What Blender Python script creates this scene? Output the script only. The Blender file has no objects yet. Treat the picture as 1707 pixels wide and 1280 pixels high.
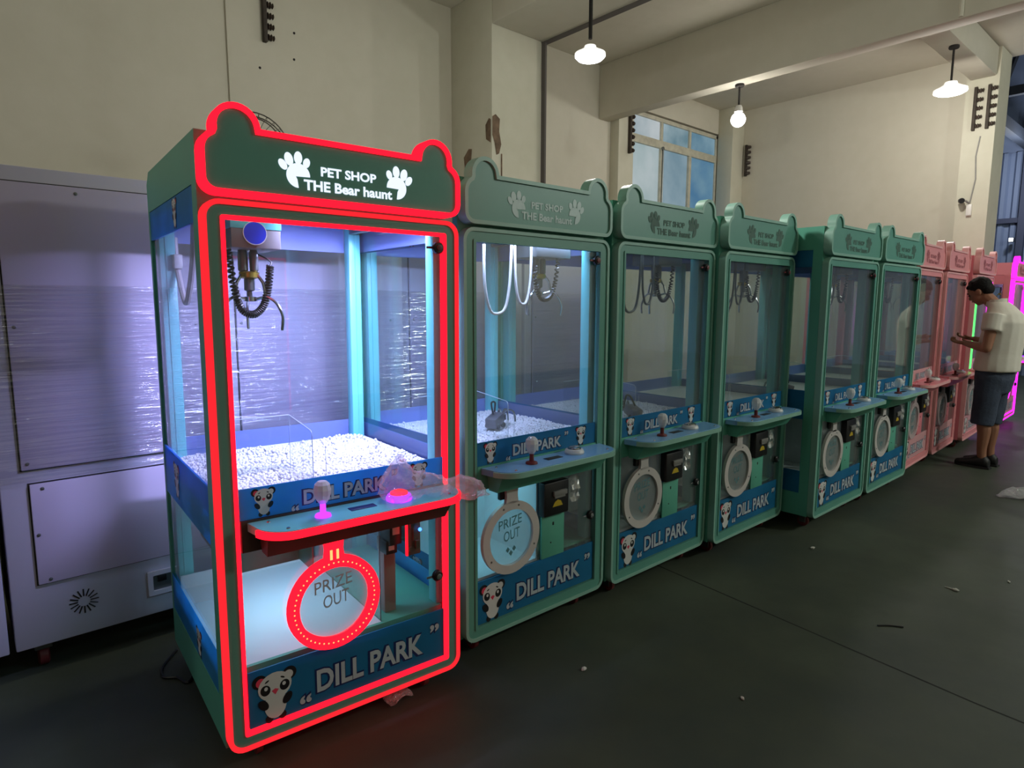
import bpy, bmesh, math, random
from math import sin, cos, pi, radians, sqrt
from mathutils import Vector, Matrix, noise

random.seed(7)
S = bpy.context.scene
COL = S.collection

# ------------------------------------------------------------------ camera, world, lights, exposure
CAM_H, PITCH, YAW, ROLL, FPX = 1.498, radians(7.317), radians(41.5), radians(0.14), 1058.7
cd = bpy.data.cameras.new('camera'); cam = bpy.data.objects.new('camera', cd); COL.objects.link(cam)
cd.sensor_fit = 'HORIZONTAL'; cd.sensor_width = 36.0; cd.lens = FPX / 1707 * 36.0
cd.clip_start = 0.05; cd.clip_end = 200
_f = Vector((sin(YAW) * cos(PITCH), cos(YAW) * cos(PITCH), -sin(PITCH)))
_r = Vector((cos(YAW), -sin(YAW), 0)); _u = _r.cross(_f)
_r2 = _r * cos(ROLL) + _u * sin(ROLL); _u2 = -_r * sin(ROLL) + _u * cos(ROLL)
m = Matrix.Identity(4)
for i in range(3):
    m[i][0] = _r2[i]; m[i][1] = _u2[i]; m[i][2] = -_f[i]
m[2][3] = CAM_H
cam.matrix_world = m
S.camera = cam

w = bpy.data.worlds.new('hall_air'); S.world = w; w.use_nodes = True
bg = w.node_tree.nodes['Background']
bg.inputs[0].default_value = (0.52, 0.60, 0.56, 1); bg.inputs[1].default_value = 0.10
S.view_settings.view_transform = 'Standard'; S.view_settings.look = 'None'
S.view_settings.exposure = 0.0; S.view_settings.gamma = 1.0
S.view_settings.use_curve_mapping = False
S.cycles.use_denoising = True
S.cycles.max_bounces = 8; S.cycles.transparent_max_bounces = 32; S.cycles.sample_clamp_indirect = 4.0
S.cycles.caustics_reflective = False; S.cycles.caustics_refractive = False

LAMP_W = 80.0          # the three pendant lamps in view
def area(name, loc, sx, sy, power, color, rot=(0, 0, 0), parent=None, spread=180):
    l = bpy.data.lights.new(name, 'AREA'); l.shape = 'RECTANGLE'; l.size = sx; l.size_y = sy
    l.energy = power; l.color = color; l.spread = radians(spread)
    o = bpy.data.objects.new(name, l); o.location = loc; o.rotation_euler = rot
    COL.objects.link(o)
    if parent: o.parent = parent
    return o
def point(name, loc, power, color, radius=0.1, parent=None):
    l = bpy.data.lights.new(name, 'POINT'); l.energy = power; l.color = color; l.shadow_soft_size = radius
    o = bpy.data.objects.new(name, l); o.location = loc; COL.objects.link(o)
    if parent: o.parent = parent
    return o
# added fill lights without fixtures, lifting machine fronts, walls and the next hall
point('fill_light', (6.4, -2.5, 3.7), 200, (0.93, 1.0, 0.95), 0.15)
point('fill_light', (9.6, -2.8, 3.9), 190, (0.93, 1.0, 0.95), 0.15)
point('fill_light', (-4.0, 4.4, 4.0), 80, (1.0, 0.98, 0.90), 0.15)
point('fill_light', (-2.6, 1.2, 4.2), 22, (1.0, 0.98, 0.90), 0.15)
point('fill_light', (0.2, -3.2, 4.0), 16, (0.95, 1.0, 0.92), 0.15)
point('fill_light', (14.8, 2.6, 4.0), 130, (0.9, 0.95, 1.0), 0.15)

# ------------------------------------------------------------------ materials
def srgb(r, g, b):
    def c(v):
        v /= 255.0
        return v / 12.92 if v <= 0.04045 else ((v + 0.055) / 1.055) ** 2.4
    return (c(r), c(g), c(b), 1)
MATS = {}
def mat(name, rgb, rough=0.5, metal=0.0, emit=0.0, ecol=None, noise_amt=0.0, nscale=6.0, bump=0.0, bscale=60.0, spec=0.5, trans=0.0, sub=0.0):
    if name in MATS: return MATS[name]
    M = bpy.data.materials.new(name); M.use_nodes = True
    nt = M.node_tree; b = nt.nodes['Principled BSDF']
    c = srgb(*rgb)
    b.inputs['Base Color'].default_value = c
    b.inputs['Roughness'].default_value = rough; b.inputs['Metallic'].default_value = metal
    b.inputs['Specular IOR Level'].default_value = spec
    b.inputs['Transmission Weight'].default_value = trans
    tc = nt.nodes.new('ShaderNodeTexCoord')
    if noise_amt:
        n = nt.nodes.new('ShaderNodeTexNoise'); n.inputs['Scale'].default_value = nscale; n.inputs['Detail'].default_value = 5
        nt.links.new(tc.outputs['Object'], n.inputs['Vector'])
        r = nt.nodes.new('ShaderNodeValToRGB')
        r.color_ramp.elements[0].position = 0.3; r.color_ramp.elements[1].position = 0.7
        r.color_ramp.elements[0].color = (c[0] * (1 - noise_amt), c[1] * (1 - noise_amt), c[2] * (1 - noise_amt), 1)
        r.color_ramp.elements[1].color = (min(1, c[0] * (1 + noise_amt)), min(1, c[1] * (1 + noise_amt)), min(1, c[2] * (1 + noise_amt)), 1)
        nt.links.new(n.outputs['Fac'], r.inputs['Fac']); nt.links.new(r.outputs['Color'], b.inputs['Base Color'])
    if bump:
        n2 = nt.nodes.new('ShaderNodeTexNoise'); n2.inputs['Scale'].default_value = bscale; n2.inputs['Detail'].default_value = 4
        nt.links.new(tc.outputs['Object'], n2.inputs['Vector'])
        bp = nt.nodes.new('ShaderNodeBump'); bp.inputs['Strength'].default_value = bump; bp.inputs['Distance'].default_value = 0.02
        nt.links.new(n2.outputs['Fac'], bp.inputs['Height']); nt.links.new(bp.outputs['Normal'], b.inputs['Normal'])
    if emit:
        e = ecol or c
        b.inputs['Emission Color'].default_value = (e[0], e[1], e[2], 1); b.inputs['Emission Strength'].default_value = emit
    MATS[name] = M
    return M
def emat(name, rgb_lin, strength):
    if name in MATS: return MATS[name]
    M = bpy.data.materials.new(name); M.use_nodes = True; nt = M.node_tree
    nt.nodes.remove(nt.nodes['Principled BSDF'])
    e = nt.nodes.new('ShaderNodeEmission'); e.inputs[0].default_value = (*rgb_lin, 1); e.inputs[1].default_value = strength
    nt.links.new(e.outputs[0], nt.nodes['Material Output'].inputs[0])
    MATS[name] = M
    return M
def glass(name, tint=(0.93, 0.97, 0.97), strength=1.0, rough=0.02, base=0.0, dif=0.0, difcol=(0.8, 0.85, 0.85), bump=None):
    """thin clear sheet: see-through with a mirror share that grows at grazing angles"""
    if name in MATS: return MATS[name]
    M = bpy.data.materials.new(name); M.use_nodes = True; nt = M.node_tree; N = nt.nodes; L = nt.links
    N.remove(N['Principled BSDF'])
    t = N.new('ShaderNodeBsdfTransparent'); t.inputs[0].default_value = (*tint, 1)
    g = N.new('ShaderNodeBsdfGlossy'); g.inputs['Roughness'].default_value = rough; g.inputs[0].default_value = (1, 1, 1, 1)
    lw = N.new('ShaderNodeLayerWeight'); lw.inputs['Blend'].default_value = 0.5
    pw = N.new('ShaderNodeMath'); pw.operation = 'POWER'; pw.inputs[1].default_value = 5.0; L.new(lw.outputs['Facing'], pw.inputs[0])
    ma = N.new('ShaderNodeMath'); ma.operation = 'MULTIPLY_ADD'; ma.inputs[1].default_value = strength * 0.96; ma.inputs[2].default_value = base + 0.04 * strength
    ma.use_clamp = True
    L.new(pw.outputs[0], ma.inputs[0])
    mx = N.new('ShaderNodeMixShader'); L.new(ma.outputs[0], mx.inputs[0]); L.new(t.outputs[0], mx.inputs[1]); L.new(g.outputs[0], mx.inputs[2])
    out = mx
    if bump:
        tc = N.new('ShaderNodeTexCoord'); mp = N.new('ShaderNodeMapping'); mp.inputs['Scale'].default_value = bump[0]
        n = N.new('ShaderNodeTexNoise'); n.inputs['Scale'].default_value = 1.0; n.inputs['Detail'].default_value = 3
        bp = N.new('ShaderNodeBump'); bp.inputs['Strength'].default_value = bump[1]; bp.inputs['Distance'].default_value = 0.05
        L.new(tc.outputs['Object'], mp.inputs[0]); L.new(mp.outputs[0], n.inputs['Vector']); L.new(n.outputs['Fac'], bp.inputs['Height'])
        L.new(bp.outputs['Normal'], g.inputs['Normal'])
    if dif:
        d = N.new('ShaderNodeBsdfTranslucent') if False else N.new('ShaderNodeBsdfDiffuse'); d.inputs[0].default_value = (*difcol, 1)
        m2 = N.new('ShaderNodeMixShader'); m2.inputs[0].default_value = dif
        L.new(mx.outputs[0], m2.inputs[1]); L.new(d.outputs[0], m2.inputs[2]); out = m2
    L.new(out.outputs[0], N['Material Output'].inputs[0])
    MATS[name] = M
    return M

# ------------------------------------------------------------------ mesh helpers
class MB:
    def __init__(s): s.v = []; s.f = []; s.m = []
    def add(s, vs, fs, mi=0):
        o = len(s.v); s.v += [tuple(p) for p in vs]; s.f += [tuple(i + o for i in f) for f in fs]; s.m += [mi] * len(fs)
        return s
    def box(s, x0, x1, y0, y1, z0, z1, b=0.0, mi=0):
        if b <= 0:
            vs = [(x, y, z) for z in (z0, z1) for y in (y0, y1) for x in (x0, x1)]
            return s.add(vs, [(0, 2, 3, 1), (4, 5, 7, 6), (0, 1, 5, 4), (2, 6, 7, 3), (0, 4, 6, 2), (1, 3, 7, 5)], mi)
        bm = bmesh.new(); bmesh.ops.create_cube(bm, size=1)
        for v in bm.verts:
            v.co = Vector((x0 if v.co.x < 0 else x1, y0 if v.co.y < 0 else y1, z0 if v.co.z < 0 else z1))
        bmesh.ops.bevel(bm, geom=bm.edges[:] + bm.verts[:], offset=b, segments=2, affect='EDGES', profile=0.5)
        bm.verts.index_update()
        s.add([v.co[:] for v in bm.verts], [[v.index for v in f.verts] for f in bm.faces], mi); bm.free()
        return s
    def prism(s, pts, a0, a1, plane='xz', mi=0):
        """outline extruded along the third axis"""
        n = len(pts)
        def P(p, a): return (p[0], a, p[1]) if plane == 'xz' else ((p[0], p[1], a) if plane == 'xy' else (a, p[0], p[1]))
        vs = [P(p, a0) for p in pts] + [P(p, a1) for p in pts]
        fs = [tuple(range(n)), tuple(range(2 * n - 1, n - 1, -1))] + [(i, i + n, (i + 1) % n + n, (i + 1) % n) for i in range(n)]
        return s.add(vs, fs, mi)
    def ring(s, outer, inner, a0, a1, plane='xz', mi=0):
        n = len(outer)
        def P(p, a): return (p[0], a, p[1]) if plane == 'xz' else ((p[0], p[1], a) if plane == 'xy' else (a, p[0], p[1]))
        vs = [P(p, a0) for p in outer] + [P(p, a0) for p in inner] + [P(p, a1) for p in outer] + [P(p, a1) for p in inner]
        fs = []
        for i in range(n):
            j = (i + 1) % n
            fs += [(i, j, n + j, n + i), (2 * n + i, 3 * n + i, 3 * n + j, 2 * n + j), (i, 2 * n + i, 2 * n + j, j), (n + i, n + j, 3 * n + j, 3 * n + i)]
        return s.add(vs, fs, mi)
    def tube(s, path, r, seg=8, mi=0, caps=True, closed=False):
        path = [Vector(p) for p in path]; n = len(path); rr = r if isinstance(r, (list, tuple)) else [r] * n
        vs = []; prev = None
        for i, p in enumerate(path):
            if closed: d = path[(i + 1) % n] - path[i - 1]
            else: d = path[min(i + 1, n - 1)] - path[max(i - 1, 0)]
            d.normalize()
            if prev is None:
                up = Vector((0, 0, 1)) if abs(d.z) < 0.9 else Vector((1, 0, 0)); a = d.cross(up).normalized()
            else:
                a = prev - d * prev.dot(d); a.normalize()
            prev = a; b = d.cross(a)
            for k in range(seg):
                t = 2 * pi * k / seg; vs.append(p + (a * cos(t) + b * sin(t)) * rr[i])
        fs = []
        for i in range(n if closed else n - 1):
            j = (i + 1) % n
            for k in range(seg):
                k2 = (k + 1) % seg; fs.append((i * seg + k, i * seg + k2, j * seg + k2, j * seg + k))
        if caps and not closed:
            fs += [tuple(range(seg - 1, -1, -1)), tuple((n - 1) * seg + k for k in range(seg))]
        return s.add(vs, fs, mi)
    def lathe(s, prof, c=(0, 0, 0), seg=20, axis='z', mi=0):
        """profile of (radius, height) turned round an axis"""
        vs = []; n = len(prof)
        for r, h in prof:
            for k in range(seg):
                t = 2 * pi * k / seg; x, y = r * cos(t), r * sin(t)
                p = (x, y, h) if axis == 'z' else ((x, -h, y) if axis == 'y' else (h, x, y))
                vs.append((p[0] + c[0], p[1] + c[1], p[2] + c[2]))
        fs = []
        for i in range(n - 1):
            for k in range(seg):
                k2 = (k + 1) % seg; fs.append((i * seg + k, i * seg + k2, (i + 1) * seg + k2, (i + 1) * seg + k))
        fs += [tuple(range(seg - 1, -1, -1)), tuple((n - 1) * seg + k for k in range(seg))]
        return s.add(vs, fs, mi)
    def ball(s, c, r, seg=12, rings=8, mi=0, jit=0.0):
        rx, ry, rz = r if isinstance(r, (tuple, list)) else (r, r, r)
        vs = [(c[0], c[1], c[2] - rz)]
        for i in range(1, rings):
            a = -pi / 2 + pi * i / rings
            for k in range(seg):
                t = 2 * pi * k / seg; q = 1 + random.uniform(-jit, jit)
                vs.append((c[0] + rx * cos(a) * cos(t) * q, c[1] + ry * cos(a) * sin(t) * q, c[2] + rz * sin(a) * q))
        vs.append((c[0], c[1], c[2] + rz)); fs = []
        for k in range(seg): fs.append((0, 1 + (k + 1) % seg, 1 + k))
        for i in range(rings - 2):
            for k in range(seg):
                k2 = (k + 1) % seg; fs.append((1 + i * seg + k, 1 + i * seg + k2, 1 + (i + 1) * seg + k2, 1 + (i + 1) * seg + k))
        L = len(vs) - 1
        for k in range(seg): fs.append((L, 1 + (rings - 2) * seg + k, 1 + (rings - 2) * seg + (k + 1) % seg))
        return s.add(vs, fs, mi)
    def loft(s, rings_, mi=0, caps=True):
        """rings_: list of (centre, axis a, axis b) ellipses"""
        seg = 16; vs = []
        for c, a, b in rings_:
            c = Vector(c); a = Vector(a); b = Vector(b)
            for k in range(seg):
                t = 2 * pi * k / seg; vs.append(c + a * cos(t) + b * sin(t))
        fs = []
        for i in range(len(rings_) - 1):
            for k in range(seg):
                k2 = (k + 1) % seg; fs.append((i * seg + k, i * seg + k2, (i + 1) * seg + k2, (i + 1) * seg + k))
        if caps: fs += [tuple(range(seg - 1, -1, -1)), tuple((len(rings_) - 1) * seg + k for k in range(seg))]
        return s.add(vs, fs, mi)
    def shift(s, d): s.v = [(x + d[0], y + d[1], z + d[2]) for x, y, z in s.v]; return s
    def mesh(s, name, mats, smooth=35, fix=True):
        me = bpy.data.meshes.new(name); me.from_pydata(s.v, [], s.f)
        for M in mats: me.materials.append(M)
        if len(mats) > 1: me.polygons.foreach_set('material_index', s.m)
        if fix:
            bm = bmesh.new(); bm.from_mesh(me); bmesh.ops.recalc_face_normals(bm, faces=bm.faces[:]); bm.to_mesh(me); bm.free()
        if smooth:
            me.polygons.foreach_set('use_smooth', [True] * len(me.polygons)); me.set_sharp_from_angle(angle=radians(smooth))
        me.update(); return me

def link(name, me, parent=None, loc=(0, 0, 0), rot=(0, 0, 0)):
    o = bpy.data.objects.new(name, me); COL.objects.link(o); o.location = loc; o.rotation_euler = rot
    if parent: o.parent = parent
    return o
def obj(name, mb, mats, parent=None, loc=(0, 0, 0), rot=(0, 0, 0), smooth=35):
    if not isinstance(mats, (list, tuple)): mats = [mats]
    return link(name, mb.mesh(name, mats, smooth), parent, loc, rot)
def thing(name, label, cat, loc=(0, 0, 0), rot=(0, 0, 0), group=None):
    o = bpy.data.objects.new(name, None); COL.objects.link(o); o.location = loc; o.rotation_euler = rot
    o.empty_display_size = 0.1
    return tag(o, label, cat, group)
def tag(o, label, cat, group=None):
    o['label'] = label; o['category'] = cat
    if group: o['group'] = group
    return o
def struct(name, mb, mats, parent=None, smooth=35):
    o = obj(name, mb, mats, parent, smooth=smooth)
    if not parent: o['kind'] = 'structure'
    return o
def rrect(x0, x1, z0, z1, r, n=6):
    r = r if isinstance(r, (tuple, list)) else (r,) * 4      # corners: bl, br, tr, tl
    P = []
    for (cx, cz, a0, q) in ((x0, z0, pi, r[0]), (x1, z0, 1.5 * pi, r[1]), (x1, z1, 0, r[2]), (x0, z1, 0.5 * pi, r[3])):
        sx = 1 if cx == x0 else -1; sz = 1 if cz == z0 else -1
        for k in range(n + 1):
            a = a0 + 0.5 * pi * k / n
            P.append((cx + sx * q + q * cos(a), cz + sz * q + q * sin(a)))
    return P
def offset(P, d):
    """closed counter-clockwise outline moved inwards by d"""
    n = len(P); Q = []
    for i in range(n):
        a, b, c = Vector(P[i - 1]), Vector(P[i]), Vector(P[(i + 1) % n])
        e1 = (b - a); e2 = (c - b)
        if e1.length < 1e-7: e1 = e2
        if e2.length < 1e-7: e2 = e1
        n1 = Vector((-e1.y, e1.x)).normalized(); n2 = Vector((-e2.y, e2.x)).normalized()
        nn = n1 + n2
        if nn.length < 1e-6: nn = n1
        nn.normalize(); k = max(0.5, nn.dot(n1)); q = b + nn * d / k
        Q.append((q.x, q.y))
    return Q
def ell(cx, cz, rx, rz, rot=0, n=22):
    return [(cx + rx * cos(t) * cos(rot) - rz * sin(t) * sin(rot), cz + rx * cos(t) * sin(rot) + rz * sin(t) * cos(rot)) for t in [2 * pi * k / n for k in range(n)]]
_TXT = {}
def text_geo(s, off=0.0):
    """outline letters of the built-in font as flat faces, height of capitals about 0.7"""
    key = (s, off)
    if key not in _TXT:
        cu = bpy.data.curves.new('lettering', 'FONT'); cu.body = s; cu.size = 1.0; cu.offset = off; cu.resolution_u = 3
        o = bpy.data.objects.new('lettering', cu); COL.objects.link(o)
        dg = bpy.context.evaluated_depsgraph_get(); ev = o.evaluated_get(dg); me = ev.to_mesh()
        vs = [tuple(v.co) for v in me.vertices]; fs = [tuple(p.vertices) for p in me.polygons]
        ev.to_mesh_clear(); bpy.data.objects.remove(o); bpy.data.curves.remove(cu)
        x0 = min(v[0] for v in vs); x1 = max(v[0] for v in vs)
        _TXT[key] = (vs, fs, x0, x1)
    return _TXT[key]
def put_text(mb, s, x0, x1, z0, h, y, off=0.0, mi=0, slope=0.0, plane='front', ref=None):
    vs, fs, a, b = text_geo(s, off)
    ra, rb = (a, b) if ref is None else text_geo(s, ref)[2:]
    k = (x1 - x0) / (rb - ra); kz = h / 0.70
    out = []
    for v in vs:
        x = x0 + (v[0] - ra) * k; out.append((x, y, z0 + v[1] * kz + slope * (x - x0)))
    mb.add(out, fs, mi)
def flat(mb, P, y, mi=0):
    mb.add([(p[0], y, p[1]) for p in P], [tuple(range(len(P)))], mi)

# ------------------------------------------------------------------ colours
TEAL = mat('mint_paint', (92, 172, 148), 0.42, noise_amt=0.04, nscale=3)
TEALF = mat('mint_acrylic_front', (94, 156, 140), 0.38)
PINK = mat('pink_paint', (226, 128, 138), 0.42, noise_amt=0.04, nscale=3)
PINKF = mat('pink_acrylic_front', (228, 148, 152), 0.38)
MILK_T = mat('unlit_mint_strip', (140, 186, 170), 0.4)
MILK_P = mat('unlit_pink_strip', (236, 176, 176), 0.4)
ALU_T = mat('mint_post', (110, 205, 205), 0.35)
RED_L = emat('red_light', (1.0, 0.006, 0.018), 2.6)
RED_S = emat('red_light_soft', (1.0, 0.02, 0.03), 1.15)
MAG_L = emat('magenta_light', (1.0, 0.02, 0.85), 2.2)
PUR_L = emat('purple_light', (0.30, 0.02, 1.0), 2.0)
GRN_L = emat('green_light', (0.10, 1.0, 0.16), 1.8)
SIGN_L = emat('lit_sign_white', (0.80, 0.86, 1.0), 1.15)
DOT_L = emat('led_dot', (1.0, 0.32, 0.10), 2.2)
LED_W = emat('led_tube_white', (0.78, 0.84, 1.0), 5.0)
BLUE_LED = emat('blue_led', (0.05, 0.2, 1.0), 4.0)
PUR_G = emat('purple_glow', (0.45, 0.04, 1.0), 2.0)
GLASS = glass('clear_glass', (0.95, 0.975, 0.97), 0.8)
ACRYL = glass('clear_acrylic', (0.96, 0.98, 0.98), 0.8, base=0.01)
ACRYE = mat('acrylic_edge', (205, 222, 235), 0.3)
def film_print(name, rgb, share=0.5, noise_amt=0.12):
    M = mat(name, rgb, 0.35, noise_amt=noise_amt, nscale=5); nt = M.node_tree; b = nt.nodes['Principled BSDF']
    t = nt.nodes.new('ShaderNodeBsdfTranslucent'); mx = nt.nodes.new('ShaderNodeMixShader'); mx.inputs[0].default_value = share
    if b.inputs['Base Color'].links: nt.links.new(b.inputs['Base Color'].links[0].from_socket, t.inputs[0])
    else: t.inputs[0].default_value = b.inputs['Base Color'].default_value
    nt.links.new(b.outputs[0], mx.inputs[1]); nt.links.new(t.outputs[0], mx.inputs[2]); nt.links.new(mx.outputs[0], nt.nodes['Material Output'].inputs[0]); return M
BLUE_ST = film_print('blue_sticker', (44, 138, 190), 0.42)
BLUE_IN = film_print('pale_blue_liner', (158, 178, 232), 0.55, 0.03)
WHITE = mat('print_white', (214, 216, 214), 0.4); LETTER = mat('print_grey_white', (182, 194, 200), 0.4)
NAVY = mat('print_navy', (22, 44, 96), 0.4)
INK = mat('print_black', (22, 22, 26), 0.4)
PINKP = mat('print_pink', (222, 70, 96), 0.4)
PEARL = mat('pearl_white', (236, 236, 240), 0.35)
BOARD_W = mat('white_board', (222, 228, 232), 0.45)
DECK_T = mat('blue_mint_deck', (122, 176, 224), 0.28)
DECK_P = mat('pink_deck', (232, 132, 142), 0.3)
BLACK = mat('black_plastic', (18, 17, 19), 0.4)
BROWN = mat('brown_underside', (72, 60, 52), 0.5)
CHROME = mat('chrome', (190, 192, 196), 0.22, metal=1.0)
STEEL = mat('dull_steel', (120, 124, 124), 0.4, metal=0.8)
BRASS = mat('brass', (170, 150, 70), 0.35, metal=0.9)
RUBBER = mat('red_wheel', (110, 40, 42), 0.5)
GREY = mat('grey_plastic', (130, 128, 124), 0.5)
YEL = mat('yellow_print', (196, 168, 40), 0.4)
HOSE_W = mat('lit_hose', (205, 200, 200), 0.35)
HOSE_D = mat('shaded_hose', (86, 92, 90), 0.4)  # same hose in two tones: pale for lit machines, darkened for unlit ones
CLEARK = glass('clear_knob', (0.9, 0.92, 0.95), 0.9, base=0.12, dif=0.62, difcol=(0.88, 0.9, 0.92))
HAZED = glass('hazed_door_glass', (0.95, 0.97, 0.96), 1.0, rough=0.03, base=0.03, dif=0.042, difcol=(0.72, 0.75, 0.77))  # diffuse grey veil stands in for hall reflections and protective film
PCB = mat('brown_circuit', (92, 78, 66), 0.5)

# ------------------------------------------------------------------ the hall
def wall_mat(name, rgb, dirt=0.10):
    M = bpy.data.materials.new(name); M.use_nodes = True; nt = M.node_tree; N = nt.nodes; L = nt.links; b = N['Principled BSDF']
    tc = N.new('ShaderNodeTexCoord'); n1 = N.new('ShaderNodeTexNoise'); n1.inputs['Scale'].default_value = 0.9; n1.inputs['Detail'].default_value = 6
    n2 = N.new('ShaderNodeTexNoise'); n2.inputs['Scale'].default_value = 7; n2.inputs['Detail'].default_value = 6
    L.new(tc.outputs['Object'], n1.inputs['Vector']); L.new(tc.outputs['Object'], n2.inputs['Vector'])
    r = N.new('ShaderNodeValToRGB'); c = srgb(*rgb)
    r.color_ramp.elements[0].position = 0.25; r.color_ramp.elements[1].position = 0.65
    r.color_ramp.elements[0].color = (c[0] * (1 - dirt), c[1] * (1 - dirt), c[2] * (1 - dirt * 1.3), 1); r.color_ramp.elements[1].color = c
    mx = N.new('ShaderNodeMath'); mx.operation = 'MULTIPLY_ADD'; mx.inputs[1].default_value = 0.35
    L.new(n2.outputs['Fac'], mx.inputs[0]); 
    m2 = N.new('ShaderNodeMath'); m2.operation = 'MULTIPLY'; m2.inputs[1].default_value = 0.65; L.new(n1.outputs['Fac'], m2.inputs[0]); L.new(m2.outputs[0], mx.inputs[2])
    L.new(mx.outputs[0], r.inputs['Fac']); L.new(r.outputs['Color'], b.inputs['Base Color'])
    b.inputs['Roughness'].default_value = 0.85
    bp = N.new('ShaderNodeBump'); bp.inputs['Strength'].default_value = 0.12; bp.inputs['Distance'].default_value = 0.02
    L.new(n2.outputs['Fac'], bp.inputs['Height']); L.new(bp.outputs['Normal'], b.inputs['Normal'])
    return M
WALL = wall_mat('cream_plaster', (208, 202, 186)); CEIL = wall_mat('ceiling_plaster', (206, 200, 184)); COLM = wall_mat('column_plaster', (206, 202, 184), 0.14)

def floor_mat():
    M = bpy.data.materials.new('dark_worn_floor'); M.use_nodes = True; nt = M.node_tree; N = nt.nodes; L = nt.links; b = N['Principled BSDF']
    tc = N.new('ShaderNodeTexCoord'); n1 = N.new('ShaderNodeTexNoise'); n1.inputs['Scale'].default_value = 0.8; n1.inputs['Detail'].default_value = 8; n1.inputs['Roughness'].default_value = 0.6
    n2 = N.new('ShaderNodeTexNoise'); n2.inputs['Scale'].default_value = 4.0; n2.inputs['Detail'].default_value = 6
    L.new(tc.outputs['Object'], n1.inputs['Vector']); L.new(tc.outputs['Object'], n2.inputs['Vector'])
    r = N.new('ShaderNodeValToRGB'); E = r.color_ramp.elements
    E[0].position = 0.32; E[0].color = srgb(45, 54, 49); E[1].position = 0.72; E[1].color = srgb(76, 84, 68)
    e = E.new(0.5); e.color = srgb(59, 66, 53)
    L.new(n1.outputs['Fac'], r.inputs['Fac']); L.new(r.outputs['Color'], b.inputs['Base Color'])
    r2 = N.new('ShaderNodeMapRange'); r2.inputs['To Min'].default_value = 0.56; r2.inputs['To Max'].default_value = 0.75
    L.new(n2.outputs['Fac'], r2.inputs['Value']); L.new(r2.outputs['Result'], b.inputs['Roughness'])
    bp = N.new('ShaderNodeBump'); bp.inputs['Strength'].default_value = 0.08; bp.inputs['Distance'].default_value = 0.01
    L.new(n2.outputs['Fac'], bp.inputs['Height']); L.new(bp.outputs['Normal'], b.inputs['Normal'])
    return M
floor = struct('floor', MB().box(-6, 20, -9, 6.6, -0.2, 0), floor_mat(), smooth=0)
# saw-cut joint in the slab
obj('floor_joint', MB().add([(2.95, 2.1, 0.0006), (2.94, 2.1, 0.0006), (2.785, 0.5, 0.0006), (2.70, -2.0, 0.0006), (2.708, -2.0, 0.0006), (2.793, 0.5, 0.0006)], [(0, 1, 2, 5), (5, 2, 3, 4)]), mat('joint_dark', (24, 26, 24), 0.9), floor, smooth=0)

YW, ZC, XE = 6.2, 4.78, 10.6
struct('ceiling', MB().box(-6, XE + 0.4, -9, YW + 0.3, ZC, ZC + 0.25), CEIL, smooth=0)
wl = MB()   # back wall with the window hole (x 7.95..10.27, z 2.2..4.36)
wl.box(-6, 7.72, YW, YW + 0.3, 0, ZC); wl.box(10.27, XE, YW, YW + 0.3, 0, ZC)
wl.box(7.72, 10.27, YW, YW + 0.3, 4.38, ZC); wl.box(7.72, 10.27, YW, YW + 0.3, 0, 2.1)
struct('wall_back', wl, WALL, smooth=0)
struct('wall_front', MB().box(-6, XE + 0.4, -6.3, -6.0, 0, ZC), WALL, smooth=0)
struct('wall_right', MB().box(XE, XE + 0.35, 2.66, YW + 0.3, 0, ZC), WALL, smooth=0)
struct('trim_1', MB().box(2.07, 4.53, YW - 0.022, YW, 0, ZC), WALL, smooth=0)
col1 = struct('trim_2', MB().box(4.53, 5.26, 5.456, YW, 0, ZC, 0.012), COLM)
struct('trim_3', MB().box(7.36, 7.70, YW - 0.16, YW, 0, ZC, 0.01), COLM)
pier = struct('trim_4', MB().prism([(10.42, 2.30), (10.42, 2.66), (10.95, 2.66), (10.95, 2.30)], 0, ZC, 'xy'), COLM, smooth=0)
struct('trim_5', MB().box(7.10, 7.32, -5.99, YW, 4.06, ZC, 0.012), CEIL)
struct('trim_6', MB().box(4.53, 5.29, -5.99, 5.456, 4.40, ZC, 0.015), CEIL)
struct('trim_7', MB().box(7.33, 10.415, 2.33, 2.62, 4.42, ZC, 0.02), CEIL)
struct('trim_8', MB().box(10.22, XE, YW - 0.28, YW, 0, ZC, 0.01), COLM)
DARK = mat('dark_gap', (46, 42, 40), 0.9)
struct('trim_9', MB().box(5.262, 5.288, 5.40, 5.46, 0, 4.42).box(5.26, 5.33, -5.99, 5.46, 4.385, 4.41), mat('joint_grey', (92, 86, 82), 0.9), smooth=0)
CHIP = mat('bare_brick_chip', (112, 92, 74), 0.95, noise_amt=0.35, nscale=14)
def chip(P, place):
    mb = MB(); n = len(P)
    c = Vector((sum(p[0] for p in P) / n, sum(p[1] for p in P) / n))
    outer = [place(p[0], p[1], 0.0) for p in P]; inn = [place(c.x + (p[0] - c.x) * 0.75, c.y + (p[1] - c.y) * 0.8, 0.006 + 0.004 * (i % 2)) for i, p in enumerate(P)]
    mid = place(c.x, c.y, 0.004)
    fs = [(i, (i + 1) % n, n + (i + 1) % n, n + i) for i in range(n)] + [(n + i, n + (i + 1) % n, 2 * n) for i in range(n)]
    mb.add(outer + inn + [mid], fs); obj('plaster_chip', mb, CHIP, col1)
chip([(4.535, 3.47), (4.58, 3.50), (4.64, 3.46), (4.63, 3.33), (4.66, 3.2), (4.63, 3.1), (4.59, 3.08), (4.565, 3.2), (4.535, 3.28)], lambda a, b, d: (a, 5.452 - d, b))
chip([(5.47, 3.44), (5.50, 3.46), (5.56, 3.40), (5.55, 3.25), (5.47, 3.2)], lambda a, b, d: (4.527 - d, a, b))
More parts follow.
